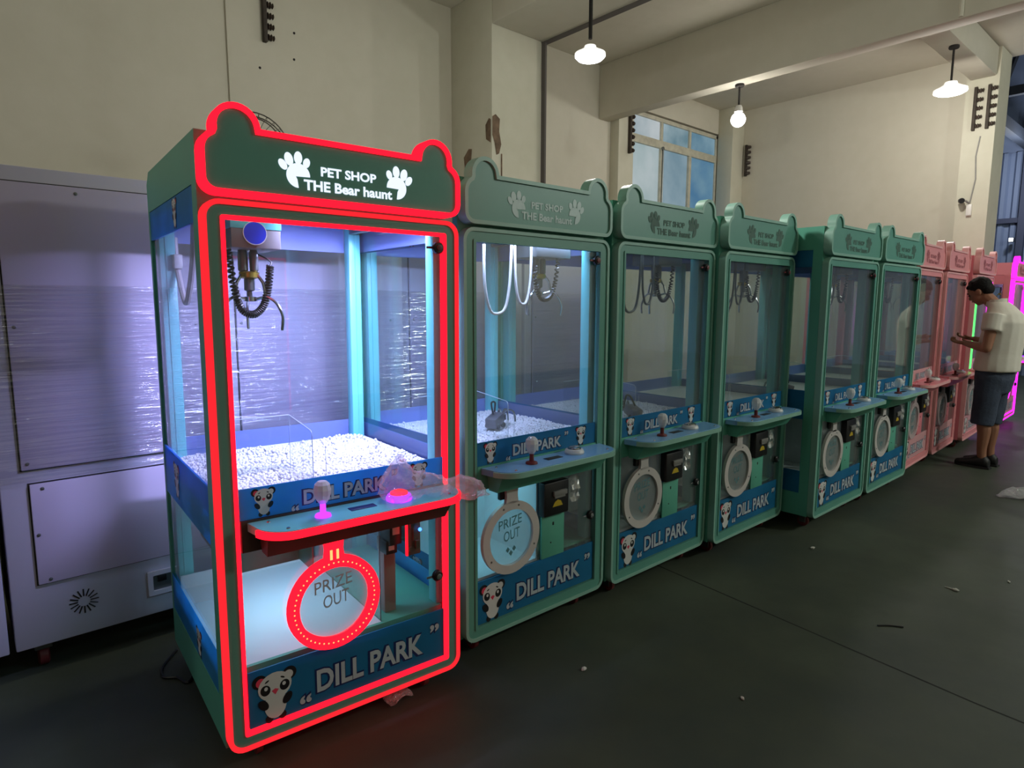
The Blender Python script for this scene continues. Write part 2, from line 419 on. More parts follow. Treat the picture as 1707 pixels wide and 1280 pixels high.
chip([(5.80, 3.19), (5.86, 3.2), (5.95, 3.12), (5.93, 3.0), (5.96, 2.85), (5.84, 2.8), (5.83, 2.98)], lambda a, b, d: (4.527 - d, a, b))
obj('plaster_chip', MB().box(4.655, 4.668, 5.444, 5.45, 2.7, 3.1).box(4.668, 4.676, 5.444, 5.45, 2.55, 2.75), CHIP, col1)
for x, z in ((2.69, 4.03), (2.68, 3.79), (2.35, 3.64)):
    obj('nail_hole', MB().lathe([(0.012, 0), (0.010, 0.006), (0.004, 0.008)], (x, YW - 0.022, z), 8, 'y'), DARK, bpy.data.objects['trim_1'])

# window: steel frame, mullions, transom, six panes lit by the evening sky outside
win = thing('window_1', 'steel framed window', 'window'); del win['label']; del win['category']; win['kind'] = 'structure'
FR = mat('window_frame_paint', (196, 192, 174), 0.6, noise_amt=0.15, nscale=10)
X0, X1, Z0, Z1 = 7.74, 10.25, 2.12, 4.36
fm = MB(); yf0, yf1 = YW + 0.02, YW + 0.10
for a, b_, c, d in ((X0, X0 + 0.05, Z0, Z1), (X1 - 0.05, X1, Z0, Z1), (X0, X1, Z0, Z0 + 0.05), (X0, X1, Z1 - 0.06, Z1)): fm.box(a, b_, yf0, yf1, c, d, 0.006)
obj('window_frame', fm, FR, win)
obj('transom', MB().box(X0 + 0.05, X1 - 0.05, yf0 - 0.01, yf1, 3.90, 4.02, 0.008), FR, win)
MX = (8.64, 9.42)
for i, mx_ in enumerate(MX):
    mu = obj('mullion', MB().box(mx_ - 0.035, mx_ + 0.035, yf0 - 0.012, yf1, Z0 + 0.05, 3.90, 0.006).box(mx_ - 0.028, mx_ + 0.028, yf0, yf1, 4.02, Z1 - 0.06, 0.005), FR, win)
obj('window_latch', MB().tube([(8.64, yf0 - 0.03, 2.9), (8.64, yf0 - 0.03, 3.88)], 0.012, 6).lathe([(0.03, 0), (0.03, 0.02)], (8.64, yf0 - 0.012, 3.9), 10, 'y'), STEEL, win)
obj('window_sill', MB().box(X0 - 0.02, X1 + 0.02, YW - 0.03, YW + 0.12, 2.06, 2.12, 0.01), FR, win)
def pane_mat(name, lo, hi, lev):
    M = bpy.data.materials.new(name); M.use_nodes = True; nt = M.node_tree; N = nt.nodes; L = nt.links; N.remove(N['Principled BSDF'])
    tc = N.new('ShaderNodeTexCoord'); n = N.new('ShaderNodeTexNoise'); n.inputs['Scale'].default_value = 1.6; n.inputs['Detail'].default_value = 4
    L.new(tc.outputs['Object'], n.inputs['Vector']); r = N.new('ShaderNodeValToRGB'); r.color_ramp.elements[0].position = 0.35; r.color_ramp.elements[1].position = 0.68
    r.color_ramp.elements[0].color = srgb(*lo); r.color_ramp.elements[1].color = srgb(*hi); L.new(n.outputs['Fac'], r.inputs['Fac'])
    e = N.new('ShaderNodeEmission'); L.new(r.outputs['Color'], e.inputs[0]); e.inputs[1].default_value = lev
    g = N.new('ShaderNodeBsdfGlossy'); g.inputs['Roughness'].default_value = 0.35; ad = N.new('ShaderNodeMixShader'); ad.inputs[0].default_value = 0.12
    L.new(e.outputs[0], ad.inputs[1]); L.new(g.outputs[0], ad.inputs[2]); L.new(ad.outputs[0], N['Material Output'].inputs[0]); return M
edges = [X0 + 0.05, MX[0] - 0.03, MX[0] + 0.03, MX[1] - 0.03, MX[1] + 0.03, X1 - 0.05]
lows = [((150, 172, 176), (178, 192, 196)), ((112, 142, 158), (148, 170, 182)), ((64, 114, 152), (108, 146, 166))]
highs = [((150, 168, 176), (196, 204, 208)), ((96, 130, 144), (168, 188, 196)), ((80, 122, 146), (140, 170, 184))]
for k in range(3):
    a, b_ = edges[2 * k], edges[2 * k + 1]
    obj('pane', MB().box(a, b_, YW + 0.05, YW + 0.058, Z0 + 0.05, 3.90), pane_mat('frosted_pane', *lows[k], 0.95), win, smooth=0)
    obj('pane', MB().box(a, b_, YW + 0.05, YW + 0.058, 4.02, Z1 - 0.06), pane_mat('frosted_pane', *highs[k], 0.95), win, smooth=0)

# next hall seen through the opening: ribbed steel wall, trusses
RIB = mat('ribbed_steel', (126, 140, 172), 0.5, metal=0.1); TRUSS = mat('truss_steel', (36, 42, 54), 0.6)
rb = MB(); ys = [-9 + 0.11 * k for k in range(140)]
pf = []
for k, y in enumerate(ys): pf += [(16.8 if k % 2 else 16.86, y), (16.8 if k % 2 else 16.86, y + 0.07)]
vs = [(x, y, 0) for x, y in pf] + [(x, y, 4.6) for x, y in pf]; n = len(pf)
rb.add(vs, [(i, i + 1, n + i + 1, n + i) for i in range(n - 1)]); rb.box(16.9, 17.0, -9, 6.6, 0, 7.5)
struct('wall_far', rb, RIB, smooth=0)
struct('trim_10', MB().box(16.7, 16.8, -9, 6.6, 3.16, 3.26).box(16.66, 16.8, 3.02, 3.14, 0, 7), mat('rail_blue', (60, 66, 92), 0.6), smooth=0)
tr = MB()
tr.box(11, 17, -9, 6.6, 7.3, 7.4)
for x in (11.4, 14.2):
    tr.box(x, x + 0.12, -9, 6.6, 5.1, 5.25).box(x, x + 0.12, -9, 6.6, 7.0, 7.15)
    for k in range(14):
        y = -9 + k * 1.1
        tr.tube([(x + 0.06, y, 5.2), (x + 0.06, y + 0.55, 7.05), (x + 0.06, y + 1.1, 5.2)], 0.05, 5)
tr.box(11, 17, 2.9, 3.05, 4.5, 4.7); tr.box(11, 17, 1.6, 1.72, 5.6, 5.75)
struct('ceiling_far', tr, TRUSS, smooth=0)

t = thing('flood_lamp', 'tiny bright flood lamp far off in the next hall', 'lamp', (16.55, 3.19, 2.8))
obj('lamp_body', MB().box(-0.05, 0.05, -0.045, 0.045, -0.045, 0.045, 0.008).box(0.05, 0.11, -0.02, 0.02, -0.02, 0.02), TRUSS, t)
obj('lamp_face', MB().box(-0.056, -0.05, -0.035, 0.035, -0.035, 0.035), emat('flood_white', (0.9, 0.95, 1.0), 6.0), t)

# ------------------------------------------------------------------ pendant lamps
LAMP_E = emat('lamp_diffuser', (1.0, 0.98, 0.93), 9.0); LAMP_HOUSE = mat('lamp_housing', (225, 222, 215), 0.4); LAMP_GLOW = mat('lamp_shell_lit', (235, 232, 225), 0.4, emit=1.1)
def pendant(loc, ztop, r, label, globe=False):
    t = thing('pendant_lamp', label, 'lamp', (loc[0], loc[1], loc[2]), group='ceiling pendant lamps')
    h = ztop - loc[2]
    obj('rod', MB().tube([(0, 0, 0.10), (0, 0, h)], 0.012, 8), DARK, t)
    obj('ceiling_rose', MB().lathe([(0.05, h - 0.03), (0.055, h - 0.015), (0.05, h)], seg=14), DARK, t)
    if globe:
        obj('lamp_holder', MB().lathe([(0.03, 0.16), (0.045, 0.13), (0.05, 0.09), (0.03, 0.075)], seg=14), LAMP_HOUSE, t)
        obj('bulb', MB().ball((0, 0, 0), (r, r, r), 18, 12), LAMP_E, t)
    else:
        obj('housing', MB().lathe([(r * 0.2, r * 0.66), (r * 0.36, r * 0.62), (r * 0.42, r * 0.46), (r * 0.75, r * 0.26), (r, r * 0.14), (r, r * 0.03), (r * 0.93, 0.0)], seg=26), LAMP_GLOW, t)
        obj('diffuser', MB().lathe([(r * 0.97, 0.012), (r * 0.99, -0.004), (r * 0.8, -0.022), (r * 0.3, -0.03), (0.004, -0.031)], seg=26), LAMP_E, t)
    point('lamp_light', (0, 0, -0.12 if not globe else -0.0), LAMP_W, (1.0, 0.97, 0.90), 0.08 if not globe else r + 0.01, t)
pendant((3.15, 2.83, 3.03), ZC, 0.096, 'flat round pendant lamp glowing at the left, beside the column')
pendant((7.24, 4.135, 3.66), 4.06, 0.085, 'small glowing globe pendant lamp hanging under the beam by the window', True)
pendant((8.88, 2.42, 3.92), 4.42, 0.17, 'flat round pendant lamp glowing at the right, near the roof opening')

# ------------------------------------------------------------------ cable racks, camera
def rack(loc, length, label, face='back', n=6):
    t = thing('cable_bracket', label, 'bracket', loc, (0, 0, 0 if face == 'back' else -pi / 2), 'cable brackets on the walls')
    obj('rail', MB().box(-0.035, 0.0, -0.05, 0, -length, 0, 0.004), mat('rust_dark', (62, 54, 46), 0.8, noise_amt=0.3, nscale=20), t)
    for k in range(n):
        z = -length * (k + 0.5) / n
        obj('insulator', MB().lathe([(0.012, 0.0), (0.03, 0.005), (0.016, 0.02), (0.032, 0.03), (0.014, 0.045), (0.026, 0.055), (0.01, 0.065)], (0.005, -0.03, z), 10, 'x'), mat('glazed_brown', (70, 58, 50), 0.4), t)
rack((2.42, YW - 0.022, 4.62), 0.75, 'long rusty cable bracket high on the wall above the red-lit machine', n=8)
rack((7.60, YW - 0.16, 4.20), 0.56, 'rusty cable bracket beside the left edge of the window')
rack((XE, 5.84, 4.20), 0.52, 'dark cable bracket on the side wall under the globe lamp', 'side')
rack((10.42, 2.52, 4.32), 0.55, 'cable bracket on the pier, left one of the two by the opening', 'side', 5)
rack((10.42, 2.37, 4.32), 0.55, 'cable bracket on the pier, right one of the two by the opening', 'side', 5)
t = thing('security_camera', 'small security camera on a pale box, on the pier above the pink machines', 'camera', (10.42, 2.50, 2.84))
obj('junction_box', MB().box(-0.04, 0, -0.03, 0.03, -0.17, -0.02, 0.006), LAMP_HOUSE, t)
obj('camera_arm', MB().tube([(-0.02, 0, -0.01), (-0.06, 0.01, 0.0), (-0.10, 0.03, 0.02)], 0.012, 8), GREY, t)
obj('camera_body', MB().tube([(-0.06, 0.09, 0.03), (-0.14, 0.06, 0.02)], 0.035, 12), BLACK, t)
obj('camera_wire', MB().tube([(-0.01, 0, 0), (-0.006, -0.04, 0.3), (-0.006, -0.02, 0.6), (-0.006, -0.05, 0.85)], 0.008, 6), GREY, t)
pp = [(7.09, 1.9, 4.74), (7.09, 1.9, 4.2), (7.09, 1.9, 4.07)]
tag(obj('conduit_pipe', MB().tube(pp, 0.02, 8), CEIL), 'pale thin pipe running down the side of the ceiling beam', 'pipe')

# ------------------------------------------------------------------ white cabinets behind
CABW = mat('white_powder_coat', (196, 193, 208), 0.45); CABP = mat('white_cabinet_panel', (194, 184, 206), 0.5)
FILM = glass('stretch_film', (0.97, 0.97, 0.98), 0.6, rough=0.10, base=0.05, bump=((1.4, 1.0, 42.0), 0.9))
def cabinet(x0, x1, y0, label, film=True, vent=True):
    t = thing('arcade_cabinet', label, 'cabinet', ((x0 + x1) / 2, y0 + 0.4, 0), group='white cabinets behind the row')
    W_ = x1 - x0; h = W_ / 2
    obj('cabinet_body', MB().box(-h, h, -0.385, 0.4, 0.115, 2.0, 0.006), CABW, t)
    ox, ix = -h + 0.07, h - 0.07
    obj('upper_panel', MB().box(ox, ix, -0.40, -0.385, 0.845, 1.94, 0.003), CABP, t)
    obj('lower_panel', MB().box(ox + 0.02, ix, -0.40, -0.385, 0.375, 0.785, 0.003), CABP, t)
    obj('seam', MB().box(ox - 0.005, ix + 0.005, -0.3875, -0.3835, 0.84, 1.945).box(ox + 0.015, ix + 0.005, -0.3875, -0.3835, 0.37, 0.79), DARK, t, smooth=0)
    for (sx, sz) in ((ox + 0.02, 0.87), (ix - 0.13, 0.875), (ox + 0.02, 1.4), (ox + .25, 1.915), (ix - 0.02, 1.4), (ox + 0.06, 0.765), (ix - 0.15, 0.76), (ox + 0.035, 0.58), (ix - 0.15, 0.40), (ox + 0.06, 0.39)):
        obj('screw', MB().lathe([(0.007, 0), (0.006, 0.003), (0.002, 0.004)], (sx, -0.40, sz), 8, 'y'), STEEL, t)
    if vent:
        vx, vz = ox + 0.165, 0.258
        for k in range(16):
            a = 2 * pi * k / 16
            p0 = (vx + 0.022 * cos(a), -0.386, vz + 0.022 * sin(a)); p1 = (vx + 0.052 * cos(a), -0.386, vz + 0.052 * sin(a))
            obj('vent_slit', MB().tube([p0, p1], 0.0028, 5), BLACK, t)
        sx0 = ox + 0.40
        sk = obj('power_inlet', MB().ring(rrect(sx0, sx0 + 0.14, 0.205, 0.315, 0.004, 2), rrect(sx0 + 0.02, sx0 + 0.12, 0.225, 0.295, 0.004, 2), -0.40, -0.385), CABW, t)
        obj('inlet_recess', MB().box(sx0 + 0.02, sx0 + 0.12, -0.3865, -0.3855, 0.225, 0.295), STEEL, sk, smooth=0)
        obj('socket', MB().box(sx0 + 0.04, sx0 + 0.075, -0.395, -0.386, 0.262, 0.29, 0.002), BLACK, sk)
    for sx in (-h + 0.09, h - 0.09):
        for sy in (-0.30, 0.3):
            c = obj('caster_fork', MB().box(sx - 0.03, sx + 0.03, sy - 0.03, sy + 0.03, 0.075, 0.115, 0.003), STEEL, t)
            obj('caster_wheel', MB().lathe([(0.03, -0.02), (0.04, -0.014), (0.04, 0.014), (0.03, 0.02)], (sx, sy, 0.04), 16, 'x'), RUBBER, c)
    if film:
        obj('stretch_film', MB().box(-h - 0.006, h + 0.006, -0.4085, -0.4075, 0.80, 1.56), FILM, t, smooth=0)
    return t
cabinet(-0.92, 0.075, 3.05, 'white cabinet at the left edge of the photo, mostly cut off', vent=False)
cabinet(0.095, 0.915, 3.05, 'white wrapped cabinet with a round slotted vent, left of the red-lit machine')
cabinet(0.93, 1.90, 3.05, 'white wrapped cabinet seen only through the red-lit machine')
cabinet(1.915, 2.86, 3.12, 'white wrapped cabinet seen through the second green machine')
cabinet(2.88, 3.83, 3.12, 'white wrapped cabinet seen through the third green machine')

# pedestal fan behind the cabinets
t = thing('pedestal_fan', 'wire cage fan peeping over the red-lit machine', 'fan', (1.47, 4.05, 0))
fw = mat('fan_wire', (96, 92, 84), 0.5, metal=0.3); fr_ = 0.215; fc = Vector((0, 0, 2.42))
dx = Vector((cos(radians(-20)), sin(radians(-20)), 0)); dy = Vector((sin(radians(20)), cos(radians(20)), 0))
cg = MB()
for q, dd in ((1.0, 0.0), (1.0, 0.09), (0.82, -0.03), (0.55, -0.05), (0.25, -0.06)):
    cg.tube([fc + dx * (fr_ * q * cos(a)) + Vector((0, 0, fr_ * q * sin(a))) + dy * dd for a in [2 * pi * k / 36 for k in range(36)]], 0.004, 5, closed=True)
for k in range(28):
    a = 2 * pi * k / 28; d = dx * cos(a) + Vector((0, 0, sin(a)))
    cg.tube([fc + d * (fr_ * 0.2) - dy * 0.06, fc + d * (fr_ * 0.7) - dy * 0.045, fc + d * fr_, fc + d * fr_ + dy * 0.09], 0.0018, 4)
obj('cage', cg, fw, t)
bl = MB()
for k in range(3):
    a = 2 * pi * k / 3; d = dx * cos(a) + Vector((0, 0, sin(a))); e_ = dx * -sin(a) + Vector((0, 0, cos(a)))
    bl.add([fc + d * .03 + dy * .03, fc + d * .18 + e_ * .02 + dy * .02, fc + d * .17 + e_ * .12 + dy * .06, fc + d * .04 + e_ * .04 + dy * .05], [(0, 1, 2, 3)])
obj('blade', bl, GREY, t)
obj('motor', MB().tube([fc + dy * 0.05, fc + dy * 0.22], 0.06, 14), GREY, t)
obj('pole', MB().tube([(0.05, 0.14, 0.04), (0.05, 0.14, 2.42)], 0.02, 10), GREY, t)
obj('base', MB().lathe([(0.25, 0), (0.25, 0.02), (0.05, 0.06), (0.03, 0.09)], (0.05, 0.14, 0), 22), GREY, t)

# ------------------------------------------------------------------ claw machines
MW, MD = 0.85, 0.86
_CACHE = {}
def part(name, key, build, mats, parent, smooth=35, kind=None):
    """a part of a claw machine; alike parts share one mesh, each object carries its own materials"""
    if not isinstance(mats, (list, tuple)): mats = [mats]
    if key not in _CACHE:
        mb = build(); mb.shift((-MW / 2, -MD / 2, 0))
        me = mb.mesh(name, [mats[i] for i in range(len(mats))], smooth); _CACHE[key] = me
    o = link(name, _CACHE[key], parent)
    for i, M in enumerate(mats):
        o.material_slots[i].link = 'OBJECT'; o.material_slots[i].material = M
    if kind: o['kind'] = kind
    return o

def sign_outline():
    P = []; W = MW; zb, zs, zt = 1.797, 1.915, 1.982
    def arc(cx, cz, r, a0, a1, n): return [(cx + r * cos(radians(a0 + (a1 - a0) * k / n)), cz + r * sin(radians(a0 + (a1 - a0) * k / n))) for k in range(n + 1)]
    P += arc(0.045, zb + 0.045, 0.045, 180, 270, 6); P += arc(W - 0.045, zb + 0.045, 0.045, 270, 360, 6)
    P += arc(W - 0.06, zs, 0.06, 0, 62, 5)
    er = 0.067; ec = 0.101; ez = 1.984
    P += arc(W - ec, ez, er, -8, 176, 16); P += arc(ec, ez, er, 4, 188, 16)
    P += arc(0.06, zs, 0.06, 118, 180, 5)
    return P
def paw(mb, cx, cz, flip, y):
    r = 0.036; pts = []
    for k in range(0, 41):                        # pad with a bite out of one lower corner
        a = radians(-2 + 272 * k / 40)
        pts.append((r * cos(a), r * sin(a)))
    a_end = pts[-1]
    poly = pts + [(-0.003, -0.012), (-0.012, -0.003)]
    f = -1 if flip else 1
    c = (-0.012, 0.006)
    vs = [(cx + f * c[0], y, cz + c[1])] + [(cx + f * p[0], y, cz + p[1]) for p in poly]; n = len(poly)
    mb.add(vs, [(0, 1 + i, 1 + (i + 1) % n) for i in range(n)])
    for (x, z, rx, rz, rot) in ((-0.0453, 0.0275, 0.011, 0.017, 0.62), (-0.0272, 0.045, 0.0128, 0.0195, 0.26), (0.001, 0.0515, 0.0125, 0.019, -0.03), (0.0262, 0.0395, 0.0105, 0.0148, -0.3)):
        flat(mb, ell(cx + f * x, cz + z, rx, rz, f * rot), y)
def panda(x, z, s, y):
    """printed panda bear, about 0.14 wide and 0.18 high at s = 1; materials: white, ink, pink"""
    mb = MB(); st = 0.0004
    def e(px, pz, rx, rz, rot, mi, lay): flat(mb, ell(x + px * s, z + pz * s, rx * s, rz * s, rot), y - st * lay, mi)
    for sx in (-1, 1):
        e(sx * 0.050, 0.148, 0.024, 0.024, 0, 1, 1); e(sx * 0.046, 0.144, 0.016, 0.016, 0, 2 if sx < 0 else 0, 2)
        e(sx * 0.022, 0.006, 0.013, 0.015, 0, 1, 1)
    e(0, 0.052, 0.037, 0.050, 0, 0, 2); e(0, 0.118, 0.056, 0.050, 0, 0, 3)
    for sx in (-1, 1):
        e(sx * 0.040, 0.062, 0.014, 0.022, sx * -0.6, 1, 4)
        e(sx * 0.032, 0.112, 0.0165, 0.019, sx * -0.2, 1, 4); e(sx * 0.030, 0.118, 0.006, 0.007, 0, 0, 5)
        e(sx * 0.026, 0.142, 0.008, 0.003, sx * -0.5, 1, 4)
    flat(mb, [(x - 0.012 * s, z + 0.104 * s), (x, z + 0.088 * s), (x + 0.012 * s, z + 0.104 * s), (x, z + 0.110 * s)], y - 4 * st, 2)
    return mb
def title(x0, x1, z, h, y, q1, q2, qh):
    """white capitals with a dark rim; material 0 rim, 1 face"""
    mb = MB()
    for (o_, yy, mi) in ((0.085, y, 0), (0.030, y - 0.0008, 1)):
        put_text(mb, 'DILL PARK', x0, x1, z, h, yy, o_, mi) if mi else put_text(mb, 'DILL PARK', x0 - 0.006, x1 + 0.006, z, h, yy, o_, mi)
        put_text(mb, '\u201c', q1[0], q1[0] + qh * 1.5, q1[1] - qh * 1.6, qh * 2.4, yy, o_, mi)
        put_text(mb, '\u201d', q2[0], q2[0] + qh * 1.5, q2[1] - qh * 1.6, qh * 2.4, yy, o_, mi)
    return mb
def deck_outline(d=0.0):
    P = []
    def arc(cx, cz, r, a0, a1, n): return [(cx + r * cos(radians(a0 + (a1 - a0) * k / n)), cz + r * sin(radians(a0 + (a1 - a0) * k / n))) for k in range(n + 1)]
    P += [(0.085, -0.002)] + arc(0.19, -0.055, 0.095, 190, 270, 8) + arc(0.70, -0.055, 0.095, 270, 350, 8) + [(0.805, -0.002)]
    return P
def coil_path(pts, turns, R, per=9):
    """spring-like cable wound round a smooth line through pts"""
    P = [Vector(p) for p in pts]; dense = []
    def cr(a, b, c, d, t): return 0.5 * ((2 * b) + (c - a) * t + (2 * a - 5 * b + 4 * c - d) * t * t + (3 * b - a - 3 * c + d) * t ** 3)
    for i in range(len(P) - 1):
        a = P[max(i - 1, 0)]; b = P[i]; c = P[i + 1]; d = P[min(i + 2, len(P) - 1)]
        for k in range(20): dense.append(cr(a, b, c, d, k / 20))
    dense.append(P[-1]); N = turns * per; out = []
    for k in range(N + 1):
        s = k / N * (len(dense) - 1); i = min(int(s), len(dense) - 2); p = dense[i].lerp(dense[i + 1], s - i)
        d = (dense[i + 1] - dense[i]).normalized(); a = d.cross(Vector((0, 1, 0.01))).normalized(); b = d.cross(a)
        t = 2 * pi * k / per; out.append(p + (a * cos(t) + b * sin(t)) * R)
    return out
def smooth_path(pts, n=10):
    P = [Vector(p) for p in pts]; out = []
    for i in range(len(P) - 1):
        a = P[max(i - 1, 0)]; b = P[i]; c = P[i + 1]; d = P[min(i + 2, len(P) - 1)]
        for k in range(n):
            t = k / n; out.append(0.5 * ((2 * b) + (c - a) * t + (2 * a - 5 * b + 4 * c - d) * t * t + (3 * b - a - 3 * c + d) * t ** 3))
    return out + [P[-1]]

def pearls_mesh(hole):
    rnd = random.Random(11 + hole); mb = MB(); r = 0.0068
    ico = bmesh.new(); bmesh.ops.create_icosphere(ico, subdivisions=1, radius=1.0)
    iv = [v.co.copy() for v in ico.verts]; ff = [[v.index for v in f.verts] for f in ico.faces]; ico.free()
    rows = int(0.76 / (r * 1.75))
    for j in range(rows):
        y = 0.055 + j * r * 1.75
        for i in range(int(0.78 / (r * 2))):
            x = 0.035 + i * r * 2 + (r if j % 2 else 0)
            if hole and x < 0.30 and y < 0.185: continue
            z = 0.880 + 0.012 * noise.noise(Vector((x * 6, y * 6, 0.3))) + rnd.uniform(-0.003, 0.003)
            if hole and x < 0.36 and y < 0.36: z -= 0.006 * (1 - max(0, (y - 0.185)) / 0.175)
            if rnd.random() < 0.02: z += r * 1.5
            k = r * rnd.uniform(0.85, 1.15); q = len(mb.v); jx = rnd.uniform(-.006, .006); jy = rnd.uniform(-.006, .006)
            mb.v += [(x + jx + c.x * k, y + jy + c.y * k, z + c.z * k) for c in iv]
            mb.f += [tuple(a + q for a in f) for f in ff]; mb.m += [0] * len(ff)
    return mb

def claw_parts(t, cx, cy, zt, drop):
    """the grab with three prongs below the trolley"""
    c = part('claw', ('claw', cx), lambda: MB().lathe([(0.014, zt), (0.016, zt - 0.02), (0.016, zt - 0.065), (0.012, zt - 0.07)], (cx - 0.018, cy, 0), 14)
             .lathe([(0.011, zt), (0.014, zt - 0.01), (0.014, zt - 0.065), (0.010, zt - 0.07)], (cx + 0.014, cy - 0.01, 0), 14)
             .lathe([(0.013, zt - 0.09), (0.017, zt - 0.095), (0.017, zt - 0.13), (0.008, zt - 0.135), (0.008, zt - 0.16)], (cx, cy, 0), 14), STEEL, t)
    part('claw_collar', ('collar', cx), lambda: MB().lathe([(0.02, zt - 0.068), (0.032, zt - 0.072), (0.032, zt - 0.088), (0.02, zt - 0.093)], (cx, cy, 0), 18), BRASS, c)
    part('claw_hub', ('hub', cx), lambda: MB().lathe([(0.01, zt - 0.15), (0.022, zt - 0.152), (0.022, zt - 0.166), (0.01, zt - 0.168)], (cx, cy, 0), 14), CHROME, c)
    for k, a in enumerate((radians(200), radians(320), radians(80))):
        def pr(a=a):
            d = Vector((cos(a), sin(a), 0)); C0 = Vector((cx, cy, 0))
            def q(r, z): return C0 + d * r + Vector((0, 0, zt + z))
            return MB().tube([q(0.028, -0.08), q(0.046, -0.105), q(0.056, -0.15)], 0.0055, 7).tube([q(0.02, -0.16), q(0.056, -0.15)], 0.005, 7) \
                .tube(smooth_path([q(0.056, -0.15), q(0.088, -0.172), q(0.108, -0.215), q(0.104, -0.262)], 5), 0.0048, 7)
        part('prong', ('prong', cx, k), pr, CHROME, c)
    return c

def claw_machine(name_loc, yaw, label, cfg, tilt=0.0):
    x, y = name_loc; c, s = cos(yaw), sin(yaw)
    t = thing('claw_machine', label, 'arcade machine', (x + c * MW / 2 - s * MD / 2, y + s * MW / 2 + c * MD / 2, 0), (0, tilt, yaw), 'claw machines in the row')
    B, F = cfg['body'], cfg['front']; SO, SI, SS = cfg['out'], cfg['inn'], cfg['sign']
    W, D = MW, MD; kind = cfg['kind']; ring_x = cfg['ring']
    # --- carcass: base, side frames with the glass openings, back frame, roof
    def shell():
        mb = MB()
        prof = [(0.035, 0.10), (D, 0.10), (D, 1.935), (D - 0.05, 1.975), (0.035, 1.975)]
        hole = [(0.095, 0.25), (0.835, 0.25), (0.835, 1.832), (0.80, 1.832), (0.095, 1.832)]
        for x0, x1 in ((0.0, 0.016), (W - 0.016, W)): mb.ring(prof, hole, x0, x1, 'yz')
        mb.box(0.016, W - 0.016, 0.04, D - 0.002, 0.102, 0.118)
        mb.box(0.016, W - 0.016, D - 0.016, D, 0.10, 0.25).box(0.016, W - 0.016, D - 0.016, D, 1.835, 1.935)
        mb.box(0.016, W - 0.016, 0.035, D - 0.05, 1.955, 1.975)
        mb.add([(0.016, D, 1.935), (W - 0.016, D, 1.935), (W - 0.016, D - 0.05, 1.975), (0.016, D - 0.05, 1.975), (0.016, D - .02, 1.92), (W - .016, D - .02, 1.92), (W - .016, D - .06, 1.955), (.016, D - .06, 1.955)], [(0, 1, 2, 3), (4, 5, 6, 7), (0, 1, 5, 4), (2, 3, 7, 6)])
        mb.box(0.016, W - 0.016, 0.035, 0.05, 0.102, 0.14).box(0.016, W - 0.016, 0.035, 0.05, 1.76, 1.96)
        return mb
    part('cabinet_shell', 'shell', shell, B, t)
    part('roof_liner', 'liner', lambda: MB().box(0.018, W - 0.018, 0.052, D - 0.02, 1.838, 1.85), BOARD_W, t)
    for k, (px, py) in enumerate(((0.018, 0.052), (W - 0.073, 0.052), (0.018, D - 0.073), (W - 0.073, D - 0.073))):
        part('corner_post', ('post', k), lambda: MB().box(px, px + 0.055, py, py + 0.055, 0.12, 1.837, 0.004).box(px + (0.02 if px < .4 else 0.0275), px + (0.0275 if px < .4 else 0.035), py - 0.003 if k > 1 else py + 0.053, py + 0.002 if k > 1 else py + 0.058, 0.3, 1.8), cfg['post'], t)
    for k, x0 in enumerate((0.006, W - 0.010)):
        part('side_glass', ('sg', k), lambda: MB().box(x0, x0 + 0.004, 0.092, 0.838, 0.247, 1.834), GLASS, t, 0)
    part('back_glass', 'bg', lambda: MB().box(0.06, W - 0.06, D - 0.012, D - 0.008, 0.25, 1.835), GLASS, t, 0)
    for k, (xa, xb) in enumerate(((0.0, 0.0058), (W - 0.0058, W))):
        xs = xa + 0.001 if k == 0 else xb - 0.001
        for q, (z0, z1) in enumerate(((1.726, 1.830), (0.745, 0.935), (0.252, 0.40))):
            st = part('side_sticker', ('st', k, q), lambda: MB().box(min(xs, xa + .004), max(xs, xb - .004), 0.096, 0.834, z0, z1), cfg['sticker'], t, 0)
            if q != 2: part('sticker_back', ('sb', k, q), lambda: MB().box(0.0045 if k == 0 else W - 0.0055, 0.0055 if k == 0 else W - 0.0045, 0.098, 0.832, max(z0, 0.85), z1), BLUE_IN, st, 0)
            def dec():
                mb = panda(0, 0, (z1 - z0) * 5.2 if q == 0 else (z1 - z0) * 4.0, 0)
                cy, cz = (0.36, z0 + 0.008) if q != 1 else (0.60, z0 + 0.03)
                mb.v = [((xs - 0.0006 + v[1]) if k == 0 else (xs + 0.0006 - v[1]), cy + v[0], cz + v[2]) for v in mb.v]
                return mb
            part('panda_print', ('sp', k, q), dec, [WHITE, INK, PINKP], st, 0)
    part('back_liner', 'bl', lambda: MB().box(0.074, W - 0.074, D - 0.02, D - 0.016, 0.83, 0.952).box(0.074, W - 0.074, D - 0.02, D - 0.016, 1.722, 1.836), BLUE_IN, t, 0)
    # --- door: outer light strip, frame, inner light strip, glass
    o0 = rrect(0, W, 0.09, 1.785, 0.05); o1 = rrect(0.014, W - 0.014, 0.104, 1.771, 0.038); o2 = rrect(0.050, W - 0.050, 0.136, 1.742, 0.008); o3 = rrect(0.062, W - 0.062, 0.147, 1.731, 0.004)
    d = part('door_frame', 'door', lambda: MB().ring(o1, o2, 0.0, 0.034), F, t)
    part('outer_light_strip', 'so', lambda: MB().ring(o0, o1, -0.006, 0.034), SO, d)
